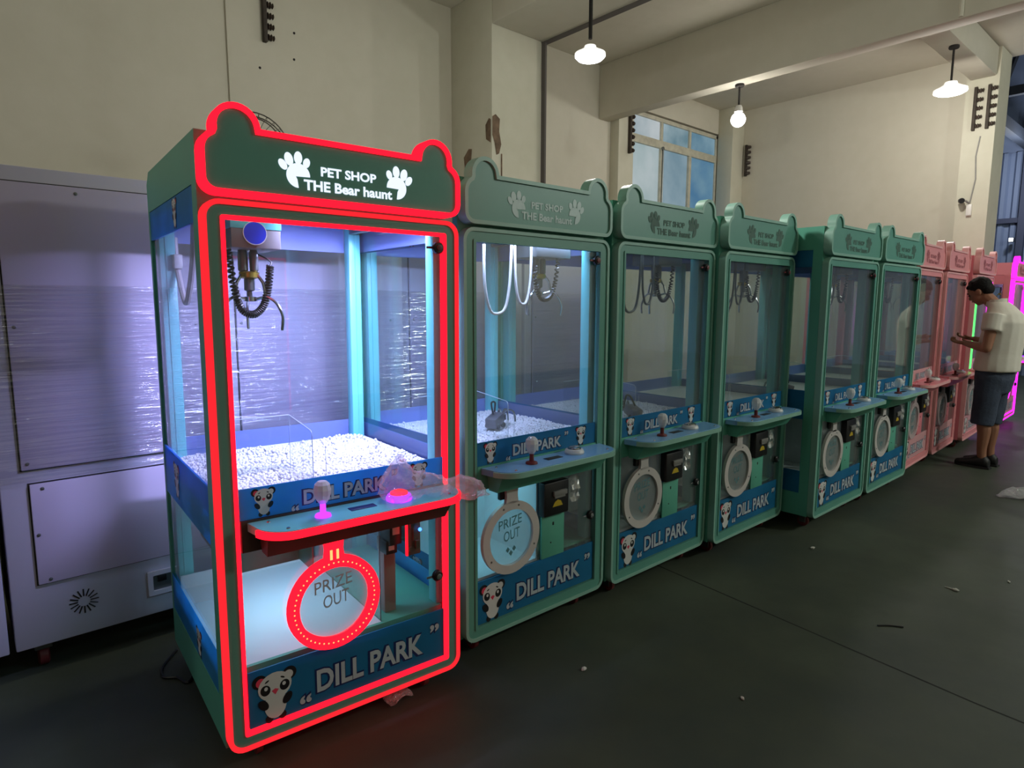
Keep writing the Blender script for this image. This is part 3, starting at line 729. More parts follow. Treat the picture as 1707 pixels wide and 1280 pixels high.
    if isinstance(SI, tuple):
        def half(lo, hi):
            def b():
                mb = MB()
                mb.box(lo[0], lo[1], -0.004, 0.022, 0.84 if lo[0] < 0.4 else 0.152, 1.727); return mb
            return b
        part('inner_light_strip', 'sil', half((0.050, 0.120), 0), SI[0], d); part('inner_light_strip', 'sir', half((W - 0.067, W - 0.05), 0), SI[1], d)
        part('inner_trim', 'sit', lambda: MB().box(0.067, W - 0.067, -0.003, 0.022, 0.136, 0.152).box(0.067, W - 0.067, -0.003, 0.022, 1.727, 1.742), F, d)
    else:
        part('inner_light_strip', 'si', lambda: MB().ring(o2, o3, -0.004, 0.022), SI, d)
    part('door_glass', 'dg', lambda: MB().box(0.067, W - 0.067, 0.012, 0.016, 0.147, 1.731), GLASS if kind == 'open' else HAZED, d, 0)
    for k, (lx, lz) in enumerate(((W - 0.082, 1.69), (W - 0.095, 0.482))):
        lk = part('lock', ('lock', k), lambda: MB().lathe([(0.021, 0.0), (0.021, 0.012), (0.016, 0.017), (0.012, 0.017)], (lx, 0.008, lz), 18, 'y'), BLACK, d)
        part('lock_barrel', ('lb', k), lambda: MB().lathe([(0.011, 0.016), (0.011, 0.021), (0.007, 0.022)], (lx, 0.008, lz), 14, 'y').box(lx - 0.045, lx - 0.018, 0.002, 0.006, lz - 0.004, lz + 0.004), RUBBER if k == 0 else CHROME, lk)
    # --- sign board with ears, paws and words
    so = sign_outline(); si = offset(so, 0.0155)
    sg = part('sign_board', 'sign', lambda: MB().prism(si, -0.010, 0.034), F, t)
    part('sign_light_strip', 'ss', lambda: MB().ring(so, si, -0.018, 0.034), SS, sg)
    def emblem():
        mb = MB(); paw(mb, 0.275, 1.874, False, -0.0115); paw(mb, 0.603, 1.874, True, -0.0115)
        put_text(mb, 'PET SHOP', 0.345, 0.53, 1.882, 0.026, -0.0115, 0.034)
        put_text(mb, 'THE Bear haunt', 0.291, 0.586, 1.836, 0.029, -0.0115, 0.034)
        return mb
    part('sign_lettering', 'emb', emblem, cfg['emblem'], sg, 0)
    # --- printed bands on the door
    fb = part('front_band', 'fb', lambda: MB().box(0.067, W - 0.067, 0.006, 0.0115, 0.835, 0.932), cfg['band'], d, 0)
    part('band_lettering', 'fbl', lambda: title(0.262, 0.552, 0.853, 0.045, 0.0052, (0.222, 0.838), (0.574, 0.901), 0.016), [NAVY, LETTER], fb, 0)
    part('panda_print', 'fbp1', lambda: panda(0.138, 0.842, 0.50, 0.0052), [WHITE, INK, PINKP], fb, 0)
    part('panda_print', 'fbp2', lambda: panda(0.682, 0.840, 0.50, 0.0052), [WHITE, INK, PINKP], fb, 0)
    bb = part('lower_band', 'bb', lambda: MB().box(0.067, W - 0.067, 0.006, 0.0115, 0.152, 0.340), cfg.get('band2', cfg['band']), d, 0)
    part('band_lettering', 'bbl', lambda: title(0.285, 0.690, 0.196, 0.074, 0.0052, (0.226, 0.176), (0.722, 0.268), 0.026), [NAVY, LETTER], bb, 0)
    part('panda_print', 'bbp', lambda: panda(0.148, 0.158, 0.95, 0.0052), [WHITE, INK, PINKP], bb, 0)
    # --- control deck
    dk = part('control_deck', 'deck', lambda: MB().prism(deck_outline(), 0.802, 0.828, 'xy'), cfg['deck'], t)
    def strip():
        o = deck_outline(); path = [(p[0], p[1] - 0.0, 0.812) for p in o[1:-1]]
        mb = MB(); n = len(path)
        for i, p in enumerate(path):
            q0 = Vector(path[max(i - 1, 0)]); q1 = Vector(path[min(i + 1, n - 1)]); dd = (q1 - q0).normalized(); nn = Vector((dd.y, -dd.x, 0)) * 0.009
            for (f, z) in ((-0.1, 0.804), (1, 0.804), (1, 0.8255), (-0.1, 0.8255)): mb.v.append((p[0] + nn.x * f, p[1] + nn.y * f, z))
        for i in range(n - 1):
            for k in range(4): mb.f.append((4 * i + k, 4 * i + (k + 1) % 4, 4 * i + 4 + (k + 1) % 4, 4 * i + 4 + k))
        mb.f += [(3, 2, 1, 0), tuple(4 * (n - 1) + k for k in range(4))]; mb.m = [0] * len(mb.f); return mb
    part('deck_light_strip', 'ds', strip, cfg['deckedge'], dk)
    def apron():
        mb = MB()
        a = [(0.115, -0.10), (0.765, -0.10), (0.765, -0.001), (0.115, -0.001)]; b = [(0.125, -0.055), (0.755, -0.055), (0.755, -0.001), (0.125, -0.001)]
        mb.add([(p[0], p[1], 0.801) for p in a] + [(p[0], p[1], 0.728) for p in b], [(0, 1, 2, 3), (4, 7, 6, 5)] + [(i, 4 + i, 4 + (i + 1) % 4, (i + 1) % 4) for i in range(4)])
        mb.box(0.067, W - 0.067, -0.0005, 0.0115, 0.735, 0.834)
        return mb
    part('deck_apron', 'apron', apron, cfg['apron'], dk)
    part('display', 'disp', lambda: MB().box(0.385, 0.475, -0.085, -0.052, 0.828, 0.830, 0.0008), BLACK if kind != 'open' else NAVY, dk)
    js = part('joystick', 'joy', lambda: MB().lathe([(0.026, 0.8285), (0.024, 0.836), (0.012, 0.84)], (0.293, -0.078, 0), 16).lathe([(0.010, 0.838), (0.009, 0.878)], (0.293, -0.078, 0), 12), cfg['joybase'], dk)
    part('joystick_knob', 'knob', lambda: MB().lathe([(0.012, 0.872), (0.020, 0.884), (0.026, 0.90), (0.028, 0.915), (0.024, 0.932), (0.014, 0.942), (0.004, 0.944)], (0.293, -0.078, 0), 10), cfg['knob'], js, 0)
    pb = part('push_button', 'btn', lambda: MB().lathe([(0.043, 0.8285), (0.045, 0.836), (0.040, 0.847), (0.033, 0.85)], (0.565, -0.066, 0), 22), cfg['button'], dk)
    part('button_cap', 'cap', lambda: MB().lathe([(0.031, 0.849), (0.030, 0.856), (0.020, 0.861), (0.004, 0.863)], (0.565, -0.066, 0), 20), cfg['cap'], pb)
    for k, (bx, by) in enumerate(((0.17, -0.12), (0.74, -0.11), (0.14, -0.03))):
        part('deck_screw', ('dsw', k), lambda: MB().lathe([(0.006, 0.828), (0.005, 0.831), (0.002, 0.8315)], (bx, by, 0), 8), CHROME, dk)
    # --- prize hatch
    RX, RZ, RO, RI = ring_x, 0.500, 0.160, 0.122
    def hatch():
        mb = MB().ring(ell(RX, RZ, RO, RO, 0, 48), ell(RX, RZ, RI, RI, 0, 48), -0.014, 0.004)
        mb.prism([(RX - 0.035, RZ + 0.150), (RX + 0.035, RZ + 0.150), (RX + 0.030, RZ + 0.185), (RX + 0.034, RZ + 0.222), (RX - 0.034, RZ + 0.222), (RX - 0.030, RZ + 0.185)], -0.014, 0.002); return mb
    h = part('prize_hatch', ('hatch', ring_x), hatch, cfg['hatch'], d)
    part('hatch_window', ('hw', ring_x), lambda: MB().prism(ell(RX, RZ, RI - 0.001, RI - 0.001, 0, 40), -0.004, 0.0), glass('hatch_glass', (0.86, 0.90, 0.90), 0.8, rough=0.25, base=0.03, dif=0.12), h, 0)
    def words():
        mb = MB(); put_text(mb, 'PRIZE', RX - 0.068, RX + 0.062, RZ + 0.040, 0.042, -0.0048, 0.004, slope=0.10); put_text(mb, 'OUT', RX - 0.040, RX + 0.050, RZ - 0.016, 0.044, -0.0048, 0.004, slope=0.10)
        return mb
    def marks():
        mb = MB()
        for i, (dx_, dz_) in enumerate(((-0.018, -0.055), (0.0, -0.072), (0.018, -0.055))): flat(mb, [(RX + dx_ - .011, RZ + dz_), (RX + dx_, RZ + dz_ - .013), (RX + dx_ + .011, RZ + dz_), (RX + dx_, RZ + dz_ + .013)], -0.0048)
        return mb
    part('hatch_lettering', ('hl', ring_x), words, cfg['hatchtext'], h, 0, kind='stuff')
    if kind != 'open': part('hatch_mark', ('hm', ring_x), marks, cfg['hatchtext'], h, 0, kind='stuff')
    if kind == 'open':
        def dots():
            mb = MB()
            for k in range(52):
                a = 2 * pi * k / 52 + 0.03; mb.ball((RX + 0.139 * cos(a), -0.0145, RZ + 0.139 * sin(a)), (0.0028, 0.002, 0.0028), 6, 4)
            for dx_ in (-0.012, 0.010): mb.box(RX + dx_ - .004, RX + dx_ + .004, -0.017, -0.0145, RZ + 0.152, RZ + 0.185)
            return mb
        part('led_dots', 'dots', dots, DOT_L, h, kind='stuff')
    else:
        part('hatch_hinge', ('hh', ring_x), lambda: MB().box(RX - 0.055, RX + 0.045, 0.0, 0.02, RZ + 0.17, RZ + 0.235, 0.003), BLACK, h)
        for k, a in enumerate((radians(215), radians(335), radians(75), radians(110))):
            part('hatch_screw', ('hs', ring_x, k), lambda: MB().lathe([(0.005, 0), (0.004, 0.002), (0.001, 0.0025)], (RX + 0.141 * cos(a), -0.014, RZ + 0.141 * sin(a)), 8, 'y'), STEEL, h)
    # --- coin mechanism
    if kind == 'open':
        part('coin_slot_board', 'pcb', lambda: MB().box(0.645, 0.700, 0.03, 0.045, 0.575, 0.725, 0.002).box(0.655, 0.668, 0.02, 0.03, 0.68, 0.71).box(0.676, 0.69, 0.018, 0.03, 0.60, 0.63).box(0.668, 0.674, 0.024, 0.03, 0.63, 0.72).box(0.65, 0.66, 0.022, 0.03, 0.59, 0.61), PCB, t)
        part('coin_mech', 'cm', lambda: MB().box(0.585, 0.635, 0.05, 0.13, 0.62, 0.735, 0.004).box(0.575, 0.62, 0.06, 0.14, 0.585, 0.635, 0.003), BLACK, t)
        part('coin_label', 'cl', lambda: MB().box(0.596, 0.624, 0.0485, 0.05, 0.66, 0.70).box(0.585, 0.607, 0.0585, 0.06, 0.60, 0.617), WHITE, t, 0)
        part('coin_light', 'cli', lambda: MB().box(0.637, 0.643, 0.02, 0.03, 0.58, 0.725), RED_L, t)
        part('status_led', 'bled', lambda: MB().ball((0.69, 0.015, 0.672), 0.007, 10, 6), BLUE_LED, t)
        part('steel_post', 'sp', lambda: MB().box(0.585, 0.632, 0.10, 0.15, 0.345, 0.60, 0.003), GREY, t)
        part('divider_sheet', 'dv', lambda: MB().box(0.545, 0.549, 0.06, 0.70, 0.345, 0.74), ACRYL, t, 0)
        part('divider_edge', 'dve', lambda: MB().box(0.5455, 0.5485, 0.056, 0.0595, 0.345, 0.74), STEEL, t, 0)
        part('prize_floor', 'pf', lambda: MB().box(0.018, 0.545, 0.05, 0.77, 0.333, 0.345).box(0.02, 0.545, 0.77, 0.776, 0.333, 0.40), BOARD_W, t)
        part('coin_floor', 'cf', lambda: MB().box(0.549, W - 0.018, 0.05, 0.77, 0.333, 0.345), B, t)
        part('floor_lip', 'fl', lambda: MB().box(0.06, W - 0.06, 0.036, 0.05, 0.30, 0.345), B, t)
        part('chute_sheet', 'chs', lambda: MB().box(0.075, 0.30, 0.18, 0.184, 0.60, 0.86).box(0.30, 0.304, 0.05, 0.184, 0.60, 0.86), B, t)
        part('power_supply', 'psu', lambda: MB().box(0.03, 0.16, 0.20, 0.40, 0.68, 0.80, 0.004), GREY, t)
        part('deck_wiring_box', 'dwb', lambda: MB().box(0.12, 0.70, 0.05, 0.16, 0.742, 0.83, 0.004), BROWN, t)
    else:
        cb = part('coin_box', 'cbx', lambda: MB().box(0.425, 0.580, -0.022, 0.02, 0.545, 0.70, 0.006), BLACK, d)
        part('coin_entry', 'ce', lambda: MB().box(0.475, 0.560, -0.034, -0.02, 0.635, 0.658, 0.003).box(0.483, 0.55, -0.030, -0.02, 0.625, 0.637), GREY, cb)
        part('yellow_mark', 'ym', lambda: MB().add([(0.475, -0.0228, 0.585), (0.54, -0.0228, 0.585), (0.528, -0.0228, 0.607), (0.508, -0.0228, 0.615), (0.49, -0.0228, 0.607)], [(0, 1, 2, 3, 4)]), YEL, cb, 0)
        part('coin_panel', 'cp', lambda: MB().box(0.432, 0.576, 0.002, 0.011, 0.342, 0.54, 0.002), B, d)
        part('keyhole', 'kh', lambda: MB().box(0.50, 0.508, 0.0005, 0.0025, 0.49, 0.505).lathe([(0.004, 0), (0.003, 0.002)], (0.49, 0.002, 0.41), 8, 'y'), BLACK, d)
        def keys():
            mb = MB(); rnd = random.Random(5); pts = []
            for j in range(7):
                for i in range(5): pts.append((0.595 + 0.055 * i / 4 + rnd.uniform(-.003, .003), -0.012 - rnd.uniform(0, .016), 0.585 + 0.115 * j / 6))
            mb.add(pts + [(p[0], -0.004, p[2]) for p in pts], [(j * 5 + i, j * 5 + i + 1, j * 5 + i + 6, j * 5 + i + 5) for j in range(6) for i in range(4)] + [(35 + j * 5 + i, 35 + j * 5 + i + 5, 35 + j * 5 + i + 6, 35 + j * 5 + i + 1) for j in range(6) for i in range(4)])
            return mb
        part('key_bag', 'kb', keys, glass('bag_film_small', (0.95, 0.95, 0.95), 0.8, rough=0.1, base=0.25, dif=0.15), d, 0)
        part('spare_key', 'sk', lambda: MB().ring(ell(0.622, 0.672, 0.011, 0.011, 0, 14), ell(0.622, 0.672, 0.006, 0.006, 0, 14), -0.010, -0.007).box(0.618, 0.626, -0.010, -0.007, 0.60, 0.662), CHROME, d)
        part('prize_box', 'pbx', lambda: MB().box(0.02, 0.425, 0.40, 0.41, 0.345, 0.83).box(0.422, 0.43, 0.03, 0.41, 0.345, 0.83).box(0.018, 0.43, 0.03, 0.41, 0.333, 0.345), cfg['prizebox'], t, 0)
        part('coin_floor', 'cf2', lambda: MB().box(0.43, W - 0.018, 0.05, 0.77, 0.333, 0.345), B, t)
        part('mech_back', 'mbk', lambda: MB().box(0.43, W - 0.075, 0.30, 0.31, 0.345, 0.83), cfg['sticker'], t)
    # --- play field
    def tray():
        mb = MB()
        if kind == 'open': mb.box(0.30, W - 0.018, 0.04, 0.185, 0.845, 0.875).box(0.018, W - 0.018, 0.185, D - 0.02, 0.845, 0.875).box(0.018, 0.05, 0.04, 0.185, 0.845, 0.86)
        else: mb.box(0.018, W - 0.018, 0.04, D - 0.02, 0.845, 0.875)
        return mb
    part('play_tray', ('tray', kind), tray, BOARD_W, t)
    if cfg['pearls']: part('pearl_filling', ('pearls', kind), lambda: pearls_mesh(kind == 'open'), PEARL, t, 60, 'stuff')
    else: part('play_board', 'pboard', lambda: MB().box(0.03, W - 0.03, 0.05, 0.80, 0.86, 0.884), BOARD_W, t, 0)
    def div():
        return MB().prism(rrect(0.03, 0.342, 0.885, 1.085, (0, 0, 0.004, 0.0)), 0.362, 0.366).prism([(0.13, 0.885), (0.362, 0.885), (0.362, 1.085), (0.145, 1.062), (0.134, 1.056), (0.13, 1.045)], 0.340, 0.344, 'yz')
    part('chute_divider', 'div', div, ACRYL, t, 0)
    part('divider_rim', 'divr', lambda: MB().tube([(0.342, 0.131, 0.89), (0.342, 0.131, 1.045), (0.342, 0.134, 1.056), (0.342, 0.145, 1.062), (0.342, 0.362, 1.085), (0.03, 0.364, 1.085)], 0.0014, 5).tube([(0.342, 0.363, 0.89), (0.342, 0.363, 1.085)], 0.0012, 5).tube([(0.395, 0.15, 0.885), (0.395, 0.15, 1.0)], 0.0012, 5), ACRYE, t, 0)
    # --- trolley, grab, hoses
    if kind == 'open':
        gx0, gx1, gy0, gy1, gz0 = 0.118, 0.272, 0.16, 0.34, 1.665
        g = part('trolley', 'trol', lambda: MB().box(gx0, gx1, gy0, gy1, gz0, 1.80, 0.004), GREY, t)
        part('trolley_cover', 'trc', lambda: MB().box(gx0 - 0.002, gx1 + 0.002, gy0 - 0.003, gy1, 1.725, 1.805, 0.003), ALU_T, g)
        part('blue_badge', 'disc', lambda: MB().prism(ell(0.189, 1.712, 0.0345, 0.0345, 0, 30), gy0 - 0.007, gy0 - 0.003), mat('badge_blue', (30, 60, 215), 0.4), g, 0)
        part('badge_rim', 'discr', lambda: MB().ring(ell(0.189, 1.712, 0.037, 0.037, 0, 30), ell(0.189, 1.712, 0.0345, 0.0345, 0, 30), gy0 - 0.0075, gy0 - 0.003), WHITE, g, 0)
        claw_parts(t, 0.192, 0.25, gz0, 0)
        part('coiled_cable', 'coil1', lambda: MB().tube(coil_path([(0.120, 0.22, 1.66), (0.136, 0.22, 1.545), (0.155, 0.22, 1.475), (0.192, 0.22, 1.455), (0.226, 0.22, 1.485), (0.243, 0.22, 1.545), (0.252, 0.22, 1.615)], 46, 0.0095), 0.0042, 5)
             .tube(smooth_path([(0.252, 0.22, 1.615), (0.258, 0.225, 1.628), (0.235, 0.235, 1.645), (0.205, 0.25, 1.66)], 5), 0.0028, 6), BLACK, t)
        part('rail', 'rail', lambda: MB().box(0.06, W - 0.06, 0.235, 0.265, 1.805, 1.835, 0.003).box(0.016, 0.06, 0.10, 0.78, 1.80, 1.832, 0.003).box(W - 0.075, W - 0.05, 0.10, 0.78, 1.80, 1.832, 0.003), STEEL, t)
        part('hose', 'hose1', lambda: MB().tube(smooth_path([(0.075, 0.80, 1.74), (0.075, 0.79, 1.65), (0.075, 0.72, 1.54), (0.075, 0.655, 1.492), (0.075, 0.59, 1.53), (0.075, 0.50, 1.64), (0.075, 0.45, 1.78)], 7), 0.0105, 8), HOSE_W, t)
        part('connector', 'conn', lambda: MB().box(0.06, 0.09, 0.75, 0.79, 1.62, 1.675, 0.004), WHITE, t)
        part('led_tube', 'ledt', lambda: MB().box(0.10, 0.75, 0.056, 0.074, 1.815, 1.835, 0.003), LED_W, t)
    else:
        g = part('trolley', 'trol2', lambda: MB().box(0.50, 0.72, 0.12, 0.30, 1.70, 1.80, 0.005), STEEL, t)
        claw_parts(t, 0.60, 0.21, 1.70, 0)
        part('rail', 'rail2', lambda: MB().box(0.06, W - 0.06, 0.195, 0.225, 1.802, 1.832, 0.003).box(0.016, 0.06, 0.10, 0.78, 1.80, 1.832, 0.003).box(W - 0.075, W - 0.05, 0.10, 0.78, 1.80, 1.832, 0.003), STEEL, t)
        part('hose', 'hose2', lambda: MB().tube(smooth_path([(0.215, 0.14, 1.74), (0.218, 0.14, 1.58), (0.245, 0.14, 1.47), (0.29, 0.14, 1.45), (0.335, 0.14, 1.48), (0.36, 0.14, 1.60), (0.37, 0.14, 1.80)], 7), 0.0065, 8), cfg['hose'], t)
        part('hose', 'hose3', lambda: MB().tube(smooth_path([(0.395, 0.15, 1.78), (0.40, 0.15, 1.60), (0.42, 0.15, 1.51), (0.445, 0.15, 1.49), (0.47, 0.15, 1.51), (0.49, 0.15, 1.60), (0.495, 0.15, 1.78)], 7), 0.006, 8), cfg['hose'], t)
        part('coiled_cable', 'coil2', lambda: MB().tube(coil_path([(0.50, 0.13, 1.66), (0.505, 0.13, 1.58), (0.53, 0.13, 1.525), (0.565, 0.13, 1.51), (0.605, 0.13, 1.535), (0.63, 0.13, 1.60), (0.645, 0.13, 1.70)], 34, 0.008, 7), 0.0042, 4), BLACK, t)
    # --- castors
    for k, (wx, wy) in enumerate(((0.11, 0.10), (W - 0.11, 0.10), (0.11, D - 0.09), (W - 0.11, D - 0.09))):
        f_ = part('caster', ('cast', k), lambda: MB().box(wx - 0.035, wx + 0.035, wy - 0.035, wy + 0.035, 0.092, 0.102, 0.002).box(wx - 0.022, wx - 0.017, wy - 0.022, wy + 0.02, 0.03, 0.093).box(wx + 0.017, wx + 0.022, wy - 0.022, wy + 0.02, 0.03, 0.093), STEEL, t)
        part('caster_wheel', ('castw', k), lambda: MB().lathe([(0.022, -0.014), (0.036, -0.010), (0.036, 0.010), (0.022, 0.014)], (wx, wy, 0.0365), 18, 'x'), RUBBER, f_)
    # --- lights inside
    if cfg.get('led'):
        area('play_field_led', (cfg.get('ledx', 0), -0.335, 1.805), cfg.get('ledw', 0.66), 0.05, cfg['led'], cfg.get('ledc', (0.74, 0.78, 1.0)), rot=(radians(40), 0, 0), parent=t, spread=122)
        if cfg.get('led2'): area('side_led', (0.375, 0.0, 1.805), 0.05, 0.55, cfg['led2'], cfg['ledc'], rot=(0, radians(38), 0), parent=t, spread=150)
    if cfg.get('prizeled'):
        area('prize_led', cfg.get('prizepos', (-0.12, -0.10, 0.80)), 0.30, 0.12, cfg['prizeled'], cfg.get('prizec', (0.7, 0.85, 1.0)), parent=t)
    return t

BLUE_LT = film_print('lit_blue_sticker', (84, 190, 242), 0.58)  # lit copy of the blue sticker, backlight brightened into its colour
TEXT_DIM = mat('etched_grey', (176, 184, 190), 0.5); TEXT_TEAL = mat('dark_teal_print', (84, 132, 138), 0.5)
SIGN_PALE = mat('pale_cutout', (192, 218, 216), 0.4); SIGN_DARK = mat('dark_cutout', (58, 98, 84), 0.6); SIGN_DP = mat('dark_pink_cutout', (168, 92, 98), 0.6)
HATCH_W = mat('milky_hatch_ring', (204, 198, 194), 0.4); HATCH_C = glass('clear_pink_ring', (0.95, 0.88, 0.9), 0.8, base=0.05, dif=0.35, difcol=(0.8, 0.66, 0.66))
base = dict(body=TEAL, front=TEALF, out=MILK_T, inn=TEALF, sign=MILK_T, post=ALU_T, emblem=SIGN_DARK, sticker=BLUE_ST, band=BLUE_ST, deck=DECK_T, deckedge=MILK_T, apron=TEAL,
            joybase=RUBBER, knob=CLEARK, button=WHITE, cap=CHROME, hatch=HATCH_W, hatchtext=TEXT_TEAL, prizebox=BOARD_W, kind='coin', ring=0.243, pearls=False, hose=HOSE_D)
def C(**k): q = dict(base); q.update(k); return q
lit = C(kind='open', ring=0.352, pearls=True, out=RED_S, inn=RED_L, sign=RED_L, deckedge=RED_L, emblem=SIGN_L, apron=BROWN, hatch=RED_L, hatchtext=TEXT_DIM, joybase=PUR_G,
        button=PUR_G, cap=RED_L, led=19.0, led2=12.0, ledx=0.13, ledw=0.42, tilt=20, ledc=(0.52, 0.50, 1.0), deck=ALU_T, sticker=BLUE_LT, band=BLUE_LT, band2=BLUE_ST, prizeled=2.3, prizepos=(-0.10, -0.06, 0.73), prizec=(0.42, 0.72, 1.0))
second = C(pearls=True, emblem=SIGN_PALE, led=10.0, ledc=(0.46, 0.60, 1.0), prizeled=0.8, prizepos=(-0.2, -0.22, 0.80), prizec=(0.30, 0.80, 1.0), hose=HOSE_W)
plain = C(); faint = C(pearls=True, led=0.4, ledc=(0.6, 0.75, 1.0))  # faint: weak LED added inside, this machine has no lamp on
PSTK = mat('pale_pink_panel', (214, 160, 164), 0.4)
pink = C(body=PINK, front=PINKF, out=MILK_P, inn=PINKF, sign=MILK_P, post=PINK, emblem=SIGN_DP, sticker=PSTK, band=PSTK, deck=DECK_P, deckedge=MILK_P, apron=PINK, hatch=HATCH_C, led=0.35, ledc=(0.9, 0.75, 0.9))  # weak inside LED is added, the plain pink machines are unlit
green_pink = dict(pink); green_pink.update(inn=(GRN_L, MAG_L), joybase=BLUE_LED)
mag = dict(pink); mag.update(out=MAG_L, inn=MAG_L, sign=MAG_L, deckedge=MAG_L, hatch=MAG_L, cap=PUR_L, led=8.0, ledc=(0.75, 0.45, 1.0), prizeled=2.5, prizec=(0.5, 0.15, 1.0), sticker=PINK)
spots = [((0.543, 1.936), -0.066, 'mint green claw machine outlined in glowing red light strips, nearest', lit, 0.005),
         ((1.492, 1.972), -0.008, 'unlit mint green claw machine standing right beside the red-glowing one', second, 0),
         ((2.376, 1.943), 0.004, 'mint green claw machine standing in front of the window, third in the row', faint, 0),
         ((3.242, 1.895), 0.004, 'mint green claw machine set back, left of the one that sticks out', plain, 0),
         ((4.13, 1.705), 0.0, 'mint green claw machine pulled forward so its blue-stickered side shows', plain, 0),
         ((5.002, 1.692), 0.0, 'last mint green claw machine, touching the first pink one', plain, 0),
         ((5.905, 1.738), 0.045, 'pink claw machine right beside the last green one', pink, 0),
         ((6.775, 1.754), 0.045, 'second pink claw machine, between two other pink ones', pink, 0),
         ((7.70, 1.735), 0.04, 'pink claw machine with a green light strip, behind the man', green_pink, 0),
         ((9.36, 1.74), 0.03, 'pink claw machine glowing magenta at the far right end of the row', mag, 0)]
machines = [claw_machine(p, a, l, c_, tl) for p, a, l, c_, tl in spots]
def local(i, p):
    m_ = machines[i]; return Matrix.Translation(m_.location) @ m_.rotation_euler.to_matrix().to_4x4() @ Vector((p[0] - MW / 2, p[1] - MD / 2, p[2]))
# a mains lead trails out from under the red-lit machine
cbl = [local(0, (0.20, 0.80, 0.105)), local(0, (0.10, 0.82, 0.03)), Vector((0.60, 2.60, 0.008)), Vector((0.57, 2.66, 0.007)), Vector((0.53, 2.70, 0.007)), Vector((0.545, 2.78, 0.007)), Vector((0.62, 2.88, 0.007))]
o = obj('power_cord', MB().tube(smooth_path(cbl, 8), 0.006, 7), BLACK); tag(o, 'black mains lead curling on the floor behind the red-lit machine', 'cable')
# spare grabs lying on the filling
def loose_claw(loc, rz, label):
    t = thing('claw_grab', label, 'claw', loc, (0, 0, rz), 'loose claw grabs on the play fields')
    G = mat('grab_grey', (104, 102, 110), 0.45, metal=0.2)
    obj('motor_block', MB().box(-0.05, 0.045, -0.03, 0.03, 0.015, 0.065, 0.006), G, t, rot=(0, -0.25, 0))
    obj('grab_hub', MB().lathe([(0.012, 0.03), (0.026, 0.032), (0.026, 0.055), (0.012, 0.058)], (0.055, 0, 0), 14, 'z'), STEEL, t)
    for k, a in enumerate((-0.7, 0.0, 0.7)):
        d = Vector((cos(a), sin(a), 0)); b0 = Vector((0.06, 0, 0.045))
        obj('prong', MB().tube(smooth_path([b0, b0 + d * 0.03 + Vector((0, 0, .03)), b0 + d * 0.065 + Vector((0, 0, .02)), b0 + d * 0.075 + Vector((0, 0, -0.03))], 5), 0.005, 6), STEEL, t)
    obj('lead', MB().tube(smooth_path([(-0.03, 0, 0.07), (-0.01, 0.02, 0.12), (0.03, 0.02, 0.115), (0.035, 0.03, 0.05)], 6), 0.005, 6), BLACK, t)
    for k, (x, y) in enumerate(((-0.035, -0.028), (-0.035, 0.028), (0.02, -0.028))): obj('foot', MB().ball((x, y, 0.014), 0.014, 8, 6), BLACK, t)
loose_claw(local(1, (0.47, 0.37, 0.891)), 0.4, 'grey claw grab lying on the pearls in the second green machine')
loose_claw(local(2, (0.30, 0.12, 0.891)), 1.2, 'dark claw grab lying at the left in the third green machine')
loose_claw(local(4, (0.14, 0.30, 0.885)), 2.4, 'dark claw grab seen through the side glass of the forward green machine')
# ------------------------------------------------------------------ plastic bags and litter
BAG = glass('bag_film', (0.97, 0.97, 0.98), 0.8, rough=0.10, base=0.15, dif=0.17, difcol=(0.9, 0.9, 0.92), bump=((70, 70, 70), 1.0))
def bag(name, rings, label, M, amp, freq, seed):
    mb = MB(); seg = 18
    mb.loft([(c_, a, b) for c_, a, b in rings], caps=True)
    # refine and crumple
    me = mb.mesh(name, [M], 0)
    bm = bmesh.new(); bm.from_mesh(me); bmesh.ops.subdivide_edges(bm, edges=bm.edges[:], cuts=3, use_grid_fill=True); bmesh.ops.triangulate(bm, faces=bm.faces[:])
    zmin = min(v.co.z for v in bm.verts)
    for v in bm.verts:
        n3 = Vector((noise.noise(v.co * freq + Vector((seed, 0, 0))), noise.noise(v.co * freq + Vector((0, seed, 3))), noise.noise(v.co * freq + Vector((5, 0, seed)))))
        n4 = 0.3 - abs(noise.noise(v.co * freq * 1.9 + Vector((seed, 9, 2)))); v.co += n3 * amp + v.normal * (n4 * amp * 0.8); v.co.z = max(v.co.z, zmin)
    bm.to_mesh(me); bm.free()
    return me
def L0(x, y, z): return (x, y, z)
bg_rings = [((0.50, -0.075, 0.868), (0, 0.02, 0), (0, 0, 0.012)), ((0.53, -0.07, 0.885), (0, 0.055, 0), (0, 0, 0.058)), ((0.575, -0.065, 0.902), (0, 0.06, 0), (0, 0, 0.076)), ((0.62, -0.07, 0.878), (0, 0.055, 0), (0, 0, 0.047)),
            ((0.665, -0.08, 0.872), (0, 0.045, 0), (0, 0, 0.040)), ((0.71, -0.09, 0.866), (0, 0.04, 0), (0, 0, 0.034)), ((0.745, -0.10, 0.855), (0.0, 0.03, 0), (0, 0, 0.022)),
            ((0.785, -0.115, 0.848), (0, 0.05, 0), (0.01, 0, 0.036)), ((0.825, -0.13, 0.842), (0.0, 0.075, 0), (0.01, 0, 0.030)), ((0.855, -0.14, 0.834), (0, 0.05, 0), (0, 0, 0.010))]
me = bag('plastic_bag', bg_rings, '', BAG, 0.022, 26, 1.7)
o = link('plastic_bag', me); o.matrix_world = Matrix.Translation(machines[0].location) @ machines[0].rotation_euler.to_matrix().to_4x4() @ Matrix.Translation((-MW / 2, -MD / 2, -0.002))
tag(o, 'crumpled clear plastic bag lying on the deck of the red-lit machine', 'bag')
